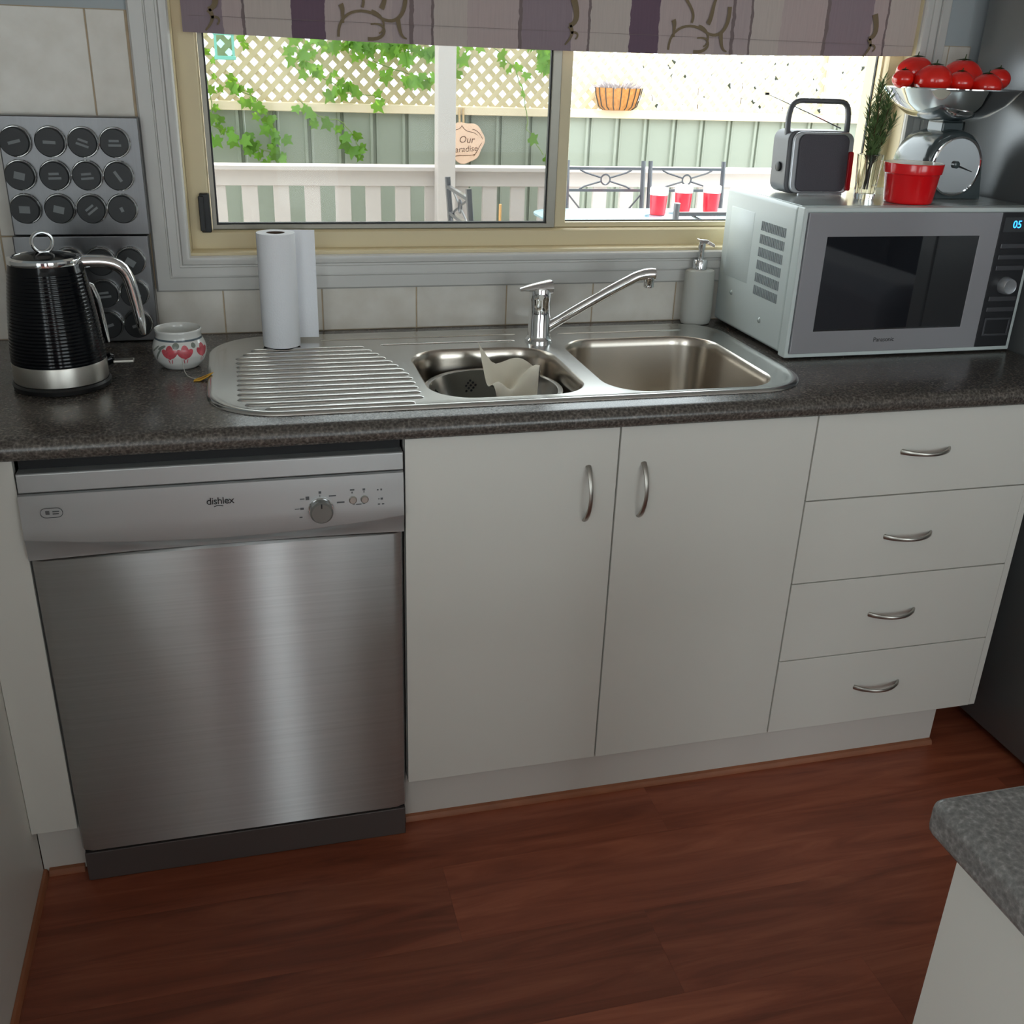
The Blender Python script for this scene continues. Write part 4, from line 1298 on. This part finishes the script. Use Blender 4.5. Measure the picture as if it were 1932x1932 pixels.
hdl = [(.905, .462, ZM + .098), (.904, .464, ZM + .135)] + bez((.904, .466, ZM + .150), (.906, .468, ZM + .182), (.915, .469, ZM + .188), (.935, .469, ZM + .188), 6) + bez((1.02, .469, ZM + .188), (1.040, .469, ZM + .188), (1.046, .468, ZM + .180), (1.047, .466, ZM + .150), 6) + [(1.047, .463, ZM + .098)]
MB().tube(hdl, .0055, 10, flat=1.4).build('carry_handle', 'radio', ra)
MB().tube([(1.040, .478, ZM + .134), (.96, .474, ZM + .162), (.8500, .470, ZM + .199)], [.0016, .0013, .0008], 8).build('aerial', 'chrome', ra)
MB().lathe([(.0025, -.004), (.0025, .004)], (.8490, .470, ZM + .1995), 8, 'x').build('aerial_tip', 'seal', ra)
MB().box(.925, 1.030, .418, .424, ZM, ZM + .005).build('foot_bar', 'radio_silver', ra)

# ---- vase with rosemary
va = thing('rosemary_vase', (1.052, .366, ZM), 'crystal vase of rosemary sprigs between the radio and the red ramekin', 'vase')
VX, VY = 1.052, .366
mbv = MB()
rings = []
for r, z in [(.019, 0), (.0205, .004), (.0215, .03), (.0235, .06), (.0258, .090), (.0248, .0905), (.0222, .06), (.0200, .03), (.0185, .012), (.002, .010)]:
    rings.append([(VX + r * (1 + (.05 if j % 2 else 0)) * math.cos(2 * PI * j / 28), VY + r * (1 + (.05 if j % 2 else 0)) * math.sin(2 * PI * j / 28), ZM + z) for j in range(28)])
mbv.loft(rings).build('glass_vase', 'crystal', va, ang=20)
for k, (tx, ty, tz) in enumerate([(1.050, .362, .236), (1.086, .385, .208), (1.066, .350, .185), (1.036, .375, .19), (1.092, .366, .160), (1.060, .385, .215), (1.072, .372, .178), (1.044, .355, .15)]):
    st = bez((VX + .004 * math.cos(k * 1.3), VY + .004 * math.sin(k * 1.3), ZM + .02), (VX + .006 * math.cos(k), VY, ZM + .08), ((VX + tx) / 2, (VY + ty) / 2, ZM + tz * .6), (tx, ty, ZM + tz), 12)
    s_ = MB().tube(st, [.0016] * 6 + [.0013] * 6 + [.0008], 6).build('sprig', 'twig', va)
    nb = MB()
    for i in range(4, 12):
        p, q = Vector(st[i]), Vector(st[i + 1])
        for h_ in range(22):
            s0 = p.lerp(q, random.random())
            a_ = random.random() * 2 * PI
            d_ = Vector((math.cos(a_), math.sin(a_), .7 + random.random() * .7)).normalized()
            L_ = .016 + random.random() * .012
            if i < 7:
                L_ *= .7
            e = s0 + d_ * L_
            w = d_.cross(Vector((0, 0, 1))).normalized() * .0016
            u = d_.cross(w).normalized() * .0006
            mid = s0.lerp(e, .5)
            nb.add([s0, mid + w, e, mid - w, mid + u], [(0, 1, 4), (1, 2, 4), (2, 3, 4), (3, 0, 4), (0, 3, 2, 1)])
    n_ = nb.build('needles', 'rosemary', s_); n_['kind'] = 'stuff'

# ---- ramekin
rm = thing('ramekin', (1.122, .312, ZM), 'red ribbed ramekin with cream inside on the microwave', 'ramekin')
mbr = MB()
rings = []
def rp(r, z, amp):
    return [(1.122 + r * (1 + amp * math.cos(2 * PI * j / 96 * 48)) * math.cos(2 * PI * j / 96), .312 + r * (1 + amp * math.cos(2 * PI * j / 96 * 48)) * math.sin(2 * PI * j / 96), ZM + z) for j in range(96)]
for r, z, am in [(.046, 0, 0), (.0485, .002, 0), (.0492, .005, .006), (.0545, .056, .006), (.0560, .0585, 0), (.0585, .060, 0), (.0605, .078, 0), (.0598, .0795, 0)]:
    rings.append(rp(r, z, am))
mbr.loft(rings, True, False).build('outer_wall', 'red_glaze', rm, ang=45)
MB().lathe([(.0598, .0795), (.0580, .0800), (.0555, .0775), (.0480, .055), (.0430, .008), (.001, .006)], (1.122, .312, ZM), 64).build('inner_wall', 'cream_glaze', rm)

# ---- kitchen scale
ks = thing('kitchen_scale', (1.263, .43, ZM), 'dark grey kitchen scale with round dial and chrome bowl', 'scale')
SXc, SZc = 1.2635, 1.2775
def arch_loop(r, foot, zb, n=20):
    out = [(SXc + foot, zb), ]
    for i in range(n + 1):
        a_ = PI * i / n
        out.append((SXc + r * math.cos(a_), SZc + r * math.sin(a_)))
    out.append((SXc - foot, zb))
    return out
rings = []
for yy, k in ((.368, .93), (.374, .985), (.385, 1.0), (.46, 1.0), (.492, .96), (.500, .90)):
    rings.append([(x if abs(x - SXc) < 1e-9 else SXc + (x - SXc) * k, yy, ZM + .0005 + (z - ZM) * (k if z > SZc else 1)) for x, z in arch_loop(.073, .084, ZM)])
MB().loft(rings).build('housing', 'scale', ks, ang=50)
bzl = MB().lathe([(.0610, .012), (.0625, .0), (.0615, -.008), (.0585, -.0095), (.0570, -.006)], (SXc, .368, SZc), 48, 'y').build('dial_bezel', 'chrome', ks)
MB().lathe([(.0572, .003), (.0572, -.0045)], (SXc, .368, SZc), 48, 'y').build('dial_face', 'dial', ks)
MB().lathe([(.0075, 0), (.0075, -.0075), (.005, -.009)], (SXc - .004, .364, SZc + .004), 20, 'y').build('needle_hub', 'scale', ks)
MB().loft([[(SXc - .003, yy, SZc + .0055), (SXc - .004, yy, SZc + .001), (SXc + .040, yy, SZc - .011), (SXc + .0405, yy, SZc - .0098)] for yy in (.3605, .3615)]).build('needle', 'print', ks)
for k in range(24):
    a_ = 2 * PI * k / 24
    c, s = math.cos(a_), math.sin(a_)
    r0, r1 = (.048, .054) if k % 2 else (.046, .054)
    MB().loft([[(SXc + c * r0 - s * w, yy, SZc + s * r0 + c * w) for w in (-.0005, .0005)] + [(SXc + c * r1 - s * w, yy, SZc + s * r1 + c * w) for w in (.0005, -.0005)] for yy in (.3630, .3636)]).build('dial_tick', 'print', ks)
MB().box(SXc - .026, SXc + .026, .40, .455, SZc + .066, 1.366).build('neck', 'scale', ks, bevel=.004)
BX, BY, BZ = 1.258, .424, 1.366
MB().lathe([(.030, 0), (.055, .001), (.085, .012), (.118, .036), (.139, .060), (.1445, .0645), (.1445, .0665), (.1385, .0625), (.117, .0385), (.084, .0145), (.055, .0035), (.001, .0025)], (BX, BY, BZ), 64).build('bowl', 'chrome', ks, ang=50)
# tomatoes
def tomato(x, yy, z, r, label, leaf=False, tiltv=(0, 0, 1)):
    t = thing('tomato', (x, yy, z - r * .85), label, 'tomato', 'tomatoes in the scale bowl')
    prof = []
    for i in range(17):
        a_ = -PI / 2 + PI * i / 16
        rr_ = r * math.cos(a_) * (1 + .03 * math.cos(2 * a_)); zz_ = r * .86 * math.sin(a_)
        if a_ > 1.2: zz_ -= r * .10 * (a_ - 1.2) / .37
        prof.append((max(rr_, .0003), zz_))
    rings = []
    for rr_, zz_ in prof:
        rings.append([(x + rr_ * (1 + .02 * math.cos(5 * 2 * PI * j / 30)) * math.cos(2 * PI * j / 30), yy + rr_ * (1 + .02 * math.cos(5 * 2 * PI * j / 30)) * math.sin(2 * PI * j / 30), z + zz_) for j in range(30)])
    MB().loft(rings).build('fruit', 'tomato', t, ang=80)
    cal = MB()
    top = z + r * .80
    for k in range(5):
        a_ = 2 * PI * k / 5 + x * 40
        c, s = math.cos(a_), math.sin(a_)
        L_ = r * .45
        cal.add([(x, yy, top), (x + c * L_ * .5 - s * L_ * .18, yy + s * L_ * .5 + c * L_ * .18, top + .002), (x + c * L_, yy + s * L_, top + .001), (x + c * L_ * .5 + s * L_ * .18, yy + s * L_ * .5 - c * L_ * .18, top + .002), (x, yy, top + .004)], [(0, 1, 4), (1, 2, 4), (2, 3, 4), (3, 0, 4), (0, 3, 2, 1)])
    cal.tube([(x, yy, top), (x + .002, yy, top + r * .28)], [.0014, .001], 6)
    cal.build('stalk', 'tomleaf', t)
tomato(1.123, .404, 1.4465, .0215, 'small tomato at the left rim of the scale bowl')
tomato(1.173, .371, 1.4460, .0370, 'large tomato at the front left of the scale bowl')
tomato(1.180, .450, 1.4600, .0380, 'tomato peeking up behind the large front left one')
tomato(1.231, .362, 1.4430, .0270, 'dark red tomato in the middle front of the scale bowl')
tomato(1.290, .440, 1.4530, .0430, 'biggest tomato standing highest at the right of the bowl')
tomato(1.287, .350, 1.4370, .0310, 'orange-red tomato low at the front of the bowl')
tomato(1.355, .405, 1.4520, .0260, 'round tomato at the right rim of the scale bowl')

# ================================================================== FRIDGE
fr = thing('fridge', (1.76, .17, 0), 'dark steel fridge at the right end of the units', 'fridge')
MB().box(1.411, 2.11, -.115, .56, .014, 1.78).build('cabinet', 'fridge', fr, bevel=.006, seg=3)
for (a, b) in ((.016, .62), (.632, 1.775)):
    d_ = MB().box(1.413, 2.108, -.18, -.118, a, b).build('door', 'fridge', fr, bevel=.008, seg=3)
    MB().tube([(1.46, -.18, (a + b) / 2 - .18), (1.46, -.215, (a + b) / 2 - .16), (1.46, -.215, (a + b) / 2 + .16), (1.46, -.18, (a + b) / 2 + .18)], .008, 10).build('handle', 'satin', d_)
for fx, fy in ((1.45, -.04), (2.06, -.04), (1.45, .5), (2.06, .5)):
    MB().lathe([(.02, 0), (.02, .0145)], (fx, fy, .0005), 14).build('foot', 'fridge_foot', fr)

# ================================================================== SOFA (seen in the microwave door)
sf = thing('sofa', (2.75, -2.0, 0), 'grey upholstered sofa in the living area', 'sofa')
MB().box(2.0, 3.5, -2.55, -1.05, .06, .30).build('sofa_base', 'sofa', sf, bevel=.03, seg=3)
MB().box(1.98, 2.30, -2.50, -1.05, .30, .76).build('arm', 'sofa', sf, bevel=.09, seg=5)
MB().box(3.28, 3.52, -2.50, -1.05, .30, .76).build('arm', 'sofa', sf, bevel=.09, seg=5)
for k in range(2):
    x = 2.305 + k * .485
    MB().box(x, x + .48, -2.20, -1.06, .305, .48).build('seat_cushion', 'sofa', sf, bevel=.05, seg=4)
    MB().box(x, x + .48, -2.50, -2.22, .42, 1.0).build('back_cushion', 'sofa', sf, bevel=.09, seg=5)
for x, yy in ((2.06, -1.1), (3.44, -1.1), (2.06, -2.5), (3.44, -2.5)):
    MB().lathe([(.02, 0), (.026, .062)], (x, yy, .0005), 12).build('leg', 'seal', sf)
for k, (a, b, lab) in enumerate([(-.97, -.05, 'plum curtain added beside the slim rear window to darken reflections'), (.56, .90, 'plum curtain added beside the glazed rear door to darken reflections')]):  # unseen curtains, placed to darken the dishwasher door's reflection
    rows = []
    for i in range(65):
        x = a + (b - a) * i / 64
        yy = YR + .045 + .018 * math.sin(i * 2.2)
        rows.append([(x, yy - .004, .06), (x, yy + .004, .06), (x, yy + .004, 2.25), (x, yy - .004, 2.25)])
    c_ = MB().loft(rows).build('curtain', 'curtain', ang=60)
    tag(c_, lab, 'curtain')

# ================================================================== OUTSIDE
DK = .10
dk = struct(MB().box(-1.6, 6.0, .76, 3.60, -.4, DK).build('deck', 'deck'), 'pale patio floor outside the window')
gd = struct(MB().box(-6, 12, .76, 12, -.62, -.5).build('ground', 'ground'), 'pale ground beyond the patio')
ev = struct(MB().box(-1.6, 4.6, .752, 1.40, 2.32, 2.42).build('trim_6', 'rail'), 'unseen eave added over the kitchen window to block the sun')  # added out of view to keep direct sun out of the window
# fence of ribbed steel sheets
fe = thing('fence', (1.7, 4.34, -.5), 'sage green ribbed steel fence behind the patio', 'fence')
PP = .178
prof2 = [(0, 4.335), (.128, 4.335), (.133, 4.322), (.147, 4.322), (.150, 4.347), (.164, 4.347), (.168, 4.335), (.1775, 4.335)]
x = -.70
pan = MB().loft([[(x + u, yy, z) for u, yy in prof2] + [(x + u, yy + .004, z) for u, yy in reversed(prof2)] for z in (-.5, 1.164)]).build('fence_sheet', 'fence', fe, ang=20)
for k in range(1, 30):
    inst(pan, fe, (PP * k, 0, 0))
MB().box(-.72, 4.66, 4.290, 4.385, 1.162, 1.206).build('capping_rail', 'fence_cap', fe, bevel=.004)
# lattice
la = thing('lattice_screen', (1.7, 4.34, 1.206), 'cream diamond lattice screen fixed above the fence', 'lattice')
LH, LS, LWd = .62, .0815, .0265
def slat(sgn, yy):
    w = LWd / 2 * 1.41421
    x0 = -.90 if sgn > 0 else -.60
    q = [(x0 - w, 1.2065), (x0 + w, 1.2065), (x0 + w + sgn * LH, 1.2065 + LH), (x0 - w + sgn * LH, 1.2065 + LH)]
    return MB().loft([[(u, yy, z) for u, z in q], [(u, yy + .006, z) for u, z in q]]).build('lattice_slat', 'lattice', la)
for sgn, yy in ((1, 4.330), (-1, 4.337)):
    s0 = slat(sgn, yy)
    for k in range(1, 62):
        inst(s0, la, (LS * k, 0, 0))
MB().box(-.72, 4.66, 4.322, 4.350, 1.2065 + LH, 1.2065 + LH + .04).build('top_rail', 'lattice', la)
for px_ in (3.245,):
    MB().box(px_, px_ + .085, 4.296, 4.3285, 1.2065, 1.2065 + LH + .04).build('lattice_post', 'rail', la)
# railing and roof post
ra_ = thing('railing', (1.7, 3.45, DK), 'white slatted railing along the edge of the patio', 'railing')
MB().box(-.85, 4.4, 3.385, 3.505, .953, .974).build('top_rail', 'rail', ra_, bevel=.004)
MB().box(-.85, 4.4, 3.425, 3.465, .881, .9525).build('upper_rail', 'rail', ra_, bevel=.003)
bal = MB().box(-.645, -.572, 3.438, 3.458, DK + .07, .8805).build('baluster', 'rail', ra_, bevel=.002, seg=1)
for k in range(1, 35):
    inst(bal, ra_, (.1435 * k, 0, 0))
MB().box(-.85, 4.4, 3.43, 3.465, DK + .02, DK + .0695).build('lower_rail', 'rail', ra_)
ps = MB().box(.683, .768, 3.300, 3.384, DK, 2.42).build('post', 'rail', bevel=.004)
tag(ps, 'white square patio post standing in front of the railing', 'post')

# patio chairs of dark iron
def make_chair():
    t = local_thing('patio_chair', (0, 0, 0), 'chair', 'chair')
    W, H = .37, .945
    # back at y=+.20, seat in front
    for s in (-1, 1):
        MB().tube([(s * W / 2, .225, 0), (s * W / 2, .195, .25), (s * W / 2, .19, .45), (s * W / 2, .215, .7), (s * W / 2, .235, H)], .011, 8).build('back_post', 'iron', t)
        MB().tube([(s * W / 2, -.20, 0), (s * W / 2, -.19, .45)], .011, 8).build('leg', 'iron', t)
    MB().box(-W / 2 - .01, W / 2 + .01, -.21, .20, .45, .475).build('seat', 'iron', t, bevel=.01)
    yb = .225
    for z, nm in ((H - .035, 'top_bar'), (H - .130, 'middle_bar')):
        yy = .215 + (z - .7) / .245 * .02
        MB().box(-W / 2, W / 2, yy - .007, yy + .007, z - .006, z + .006).build(nm, 'iron', t)
    zc0 = H - .0825
    for s in (-1, 1):
        for q in (-1, 1):
            MB().tube([(s * .022, yb, zc0 + q * .008), (s * .10, yb, zc0 + q * .030), (s * .125, yb, zc0 + q * .042)], .0042, 6).build('scroll_bar', 'iron', t)
        MB().tube([(s * W / 2, .222, H - .14), (s * .10, .212, H - .235), (s * .03, .206, H - .30)], .0042, 6).build('cross_bar', 'iron', t)
    rings = []
    for i in range(20):
        a_ = 2 * PI * i / 20
        c = Vector((.022 * math.cos(a_), 0, .022 * math.sin(a_)))
        rings.append([tuple(Vector((0, yb, zc0)) + c + c.normalized() * .004 * math.cos(b_) + Vector((0, .004 * math.sin(b_), 0))) for b_ in [2 * PI * j / 6 for j in range(6)]])
    rings.append(rings[0])
    MB().loft(rings, False, False).build('ring', 'iron', t)
    return t
c0 = make_chair()
G_ = 'dark iron patio chairs'
c0.location = (1.415, 2.785, DK)
c0['label'] = 'dark iron patio chair beyond the glass table next to the window mullion'; c0['group'] = G_
dup(c0, (1.82, 2.785, DK), 'dark iron patio chair behind the red cups at the far side of the table')
dup(c0, (.765, 2.11, DK), 'dark iron patio chair seen edge-on beside the white post', rotz=PI / 2)
dup(c0, (1.335, 1.80, DK), 'dark iron patio chair nearest the window in front of the red cups', rotz=PI)
# glass table
tb = thing('patio_table', (1.75, 2.42, DK), 'pale blue glass patio table with iron legs', 'table')
loop = rr(.98, 2.55, 2.09, 2.80, .14, 8)
MB().loft([[(x, yy, .852) for x, yy in loop], [(x, yy, .862) for x, yy in loop]]).build('glass_top', 'tableglass', tb, bevel=.002)
for x, yy in ((1.2, 2.2), (2.4, 2.2), (1.2, 2.74), (2.4, 2.74)):
    MB().tube([(x, yy, DK), (x, yy, .8515)], .014, 10).build('leg', 'iron', tb)
# red cups with white tops
def cup(x, yy, label):
    t = thing('candle_cup', (x, yy, .8625), label, 'cup', 'red cups on the patio table')
    MB().lathe([(.031, 0), (.033, .002), (.0375, .082), (.0370, .083)], (x, yy, .8625), 28).build('cup_body', 'cup_red', t)
    MB().lathe([(.0385, .083), (.0395, .086), (.0395, .110), (.036, .113)], (x, yy, .8625), 28).build('cup_top', 'cup_white', t)
cup(1.515, 2.60, 'red cup with white top on the patio table, nearest the mullion')
cup(1.665, 2.68, 'red cup with white top on the patio table, middle of three')
cup(1.80, 2.68, 'red cup with white top on the patio table, nearest the microwave')
bb_ = MB().tube([(.905, 2.95, DK), (.902, 2.95, .86)], .006, 8).build('bamboo_stake', 'bamboo')
tag(bb_, 'thin orange cane standing between the chair and the table', 'cane')

# wooden sign
sg = thing('garden_sign', (1.02, 4.27, .92), 'round wooden sign reading Our Paradise hanging on the fence', 'sign')
out = []
for i in range(36):
    a_ = 2 * PI * i / 36
    r = .108 + .006 * math.sin(3 * a_) + .004 * math.sin(7 * a_ + 1)
    out.append((1.018 + r * 1.04 * math.cos(a_), 1.022 + r * math.sin(a_)))
sd = MB().loft([[(x, 4.262, z) for x, z in out], [(x, 4.284, z) for x, z in out]]).build('wood_slice', 'sign', sg, bevel=.003)
text('Our', .052, 'sign_ink', 'lettering', sg, (1.028, 4.2615, 1.035), shear=.2)
text('Paradise', .046, 'sign_ink', 'lettering', sg, (1.015, 4.2615, .985), rot=(PI / 2, -.08, 0), shear=.2)
for p in (((.925, 1.06), (.95, 1.10), (.99, 1.075), (1.0, 1.11)), ((1.0, 1.11), (1.03, 1.06), (1.06, 1.09), (1.09, 1.06)), ((1.07, .95), (1.09, .97), (1.10, 1.0), (1.115, 1.02)), ((.96, .945), (.99, .96), (1.04, .945), (1.08, .96)), ((1.06, 1.09), (1.09, 1.09), (1.11, 1.06), (1.12, 1.04))):
    ribbon(bez(*p, 8), .004, .003, 4.2615).build('drawn_flourish', 'sign_ink', sg)
for x in (.990, 1.012):
    MB().tube([(x, 4.272, 1.118), (x, 4.281, 1.165), (x, 4.281, 1.20)], .006, 8).build('rope', 'rope', sg)
# hanging planter on the fence
bk = thing('coir_basket', (1.9, 4.25, 1.207), 'brown coir basket with pale dried plants on the fence top', 'planter')
def bk_ring(r, z, cy=4.245):
    return [(1.902 + r * math.cos(2 * PI * j / 32), cy + r * .42 * math.sin(2 * PI * j / 32), z) for j in range(32)]
MB().loft([bk_ring(.085, 1.2075, 4.255), bk_ring(.112, 1.225, 4.255), bk_ring(.132, 1.285, 4.255), bk_ring(.140, 1.325, 4.255), bk_ring(.128, 1.322, 4.255), bk_ring(.118, 1.29, 4.255)]).build('coir_liner', 'coir', bk)
bk.location.y += 0
for k in range(9):
    a_ = PI + PI * (k + .5) / 9
    pts = [(1.902 + r * math.cos(a_), 4.255 + r * .42 * math.sin(a_), z) for r, z in ((.090, 1.211), (.117, 1.228), (.137, 1.287), (.145, 1.327))]
    MB().tube(pts, .003, 6).build('wire', 'wire', bk)
nbp = MB()
for k in range(140):
    a_ = random.random() * 2 * PI; r = random.random() * .12
    s0 = Vector((1.902 + r * math.cos(a_), 4.255 + r * .4 * math.sin(a_), 1.31))
    d_ = Vector((math.cos(a_) * .8, math.sin(a_) * .5, .4 + random.random() * .5)).normalized()
    e = s0 + d_ * (.03 + .05 * random.random())
    w = d_.cross(Vector((0, 1, 0))).normalized() * .006
    mid = s0.lerp(e, .5) + Vector((0, -.003, 0))
    nbp.add([s0, mid + w, e, mid - w, mid + Vector((0, .003, 0))], [(0, 1, 2, 3), (0, 3, 4), (3, 2, 4), (2, 1, 4), (1, 0, 4)])
n_ = nbp.build('dried_plants', 'palestem', bk); n_['kind'] = 'stuff'
# lantern
lt_ = thing('garden_lantern', (-.20, 4.1, 1.40), 'small teal lantern hanging among the vine leaves', 'lantern')
LX, LY, LZ = -.243, 4.10, 1.405
MB().box(LX - .052, LX + .052, LY - .05, LY + .05, LZ, LZ + .018).build('lantern_base', 'lantern', lt_, bevel=.003)
MB().box(LX - .052, LX + .052, LY - .05, LY + .05, LZ + .112, LZ + .126).build('lantern_roof', 'lantern', lt_, bevel=.003)
for sx in (-1, 1):
    for sy in (-1, 1):
        MB().box(LX + sx * .042 - .006, LX + sx * .042 + .006, LY + sy * .04 - .006, LY + sy * .04 + .006, LZ + .018, LZ + .112).build('lantern_post', 'lantern', lt_)
for sy in (-1, 1):
    MB().box(LX - .036, LX + .036, LY + sy * .04 - .001, LY + sy * .04 + .001, LZ + .018, LZ + .112).build('pane', 'lantern_glass', lt_)
MB().tube([(LX, LY, LZ + .126), (LX, LY, LZ + .22), (LX, LY + .20, 1.84)], .003, 6).build('hook', 'wire', lt_)

# climbing vines on the lattice
def leaf_src(parent):
    h = [(0, 0), (.35, -.12), (.55, .10), (.42, .28), (.70, .48), (.42, .62), (.22, .62), (0, 1.12)]
    L_ = h + [(-x, z) for x, z in reversed(h[1:-1])]
    mbl = MB()
    n = len(L_)
    V = [(u, .06 * abs(u), w) for u, w in L_] + [(0, -.03, .35)]
    mbl.add(V, [(i, (i + 1) % n, n) for i in range(n)])
    o = bpy.data.objects.new('leaf', mbl.mesh('leaf', (0, 0, 0), 80)); COL.objects.link(o)
    o.data.materials.append(M['vine']); o.parent = parent
    return o
def vine(loc, label, strands, nleaf, size, seed):
    rnd = random.Random(seed)
    t = local_thing('climbing_vine', loc, label, 'vine', 'vines on the lattice')
    L0 = Vector(loc)
    src_ = None
    for st in strands:
        P_ = [Vector(p) - L0 for p in st]
        mbt = MB(); dense = []
        for a_, b_ in zip(P_, P_[1:]):
            for i in range(5): dense.append(a_.lerp(b_, i / 5) + Vector((rnd.uniform(-.006, .006), 0, rnd.uniform(-.006, .006))))
        dense.append(P_[-1])
        mbt.tube(dense, .0028, 5)
        o = bpy.data.objects.new('stem', mbt.mesh('stem', (0, 0, 0))); COL.objects.link(o); o.data.materials.append(M['vine_stem']); o.parent = t
        for k in range(nleaf):
            p = dense[rnd.randrange(len(dense))] + Vector((rnd.uniform(-.05, .05), rnd.uniform(-.05, -.005), rnd.uniform(-.04, .04)))
            if src_ is None:
                src_ = leaf_src(t); lf_ = src_
            else:
                lf_ = src_.copy(); COL.objects.link(lf_); lf_.parent = t
            s = size * rnd.uniform(.6, 1.2)
            lf_.location = p; lf_.scale = (s, s, s)
            lf_.rotation_euler = (rnd.uniform(-.7, .7), PI + rnd.uniform(-1.1, 1.1), rnd.uniform(-.8, .8))
    return t
Yv = 4.27
vine((-.3, Yv, 1.2), 'thick leafy vine at the left end of the lattice', [[(-.42, Yv, 1.75), (-.36, Yv, 1.45), (-.33, Yv, 1.2), (-.36, Yv, .9)], [(-.30, Yv, 1.70), (-.22, Yv, 1.62), (-.05, Yv, 1.60)], [(-.25, Yv, 1.3), (-.10, Yv, 1.22), (-.02, Yv, 1.10), (.0, Yv, 1.0)], [(-.36, Yv, 1.1), (-.20, Yv, 1.02), (-.06, Yv, .96), (-.02, Yv, .93)]], 26, .052, 3)
vine((.5, Yv, 1.3), 'leafy vine spread across the middle of the lattice', [[(-.15, Yv, 1.52), (.1, Yv, 1.55), (.3, Yv, 1.53), (.5, Yv, 1.54), (.85, Yv, 1.53)], [(.12, Yv, 1.5), (.2, Yv, 1.35), (.35, Yv, 1.28), (.55, Yv, 1.24)], [(.42, Yv, 1.56), (.52, Yv, 1.42), (.72, Yv, 1.36), (.86, Yv, 1.32)], [(.55, Yv, 1.52), (.7, Yv, 1.48), (.85, Yv, 1.46)]], 34, .056, 5)
vine((.3, Yv, 1.1), 'vine runner drooping over the green fence below the lattice', [[(.12, Yv, 1.22), (.22, Yv, 1.14), (.34, Yv, 1.12), (.40, Yv, 1.05), (.45, Yv, .95)]], 16, .060, 8)
vine((1.3, Yv, 1.3), 'vine trailing down beside the hanging sign', [[(.80, Yv, 1.62), (1.0, Yv, 1.56), (1.2, Yv, 1.50), (1.30, Yv, 1.40), (1.36, Yv, 1.25), (1.38, Yv, 1.10), (1.48, Yv, .96)], [(.90, Yv, 1.60), (.96, Yv, 1.48), (.98, Yv, 1.42)], [(1.40, Yv, 1.52), (1.45, Yv, 1.47), (1.48, Yv, 1.44)]], 14, .062, 11)

def shrub(loc, label, seed):
    rnd = random.Random(seed)
    t = local_thing('garden_shrub', loc, label, 'shrub')
    src_ = None
    for b in range(6):
        x = -.75 + .3 * b
        pts = [(x * .3, 0, -1.75), (x * .8, .05, -.6), (x, 0, .02 + rnd.uniform(0, .22))]
        o = bpy.data.objects.new('branch', MB().tube(pts, [.012, .008, .003], 6).mesh('branch', (0, 0, 0))); COL.objects.link(o); o.data.materials.append(M['twig']); o.parent = t
        for k in range(9):
            if src_ is None:
                src_ = leaf_src(t); lf_ = src_
                lf_.data.materials.clear(); lf_.data.materials.append(M['shrub'])
            else:
                lf_ = src_.copy(); COL.objects.link(lf_); lf_.parent = t
            lf_.location = (x + rnd.uniform(-.14, .14), rnd.uniform(-.06, .06), rnd.uniform(-.30, .26))
            s_ = rnd.uniform(.025, .05); lf_.scale = (s_, s_, s_)
            lf_.rotation_euler = (rnd.uniform(-.5, .5), rnd.uniform(0, 6.28), rnd.uniform(-.6, .6))
M['shrub'] = mat('dark_shrub_leaf', srgb(44, 54, 52), 0.7)
shrub((3.0, 4.62, 1.25), 'sparse dark shrub showing through the right part of the lattice', 21)
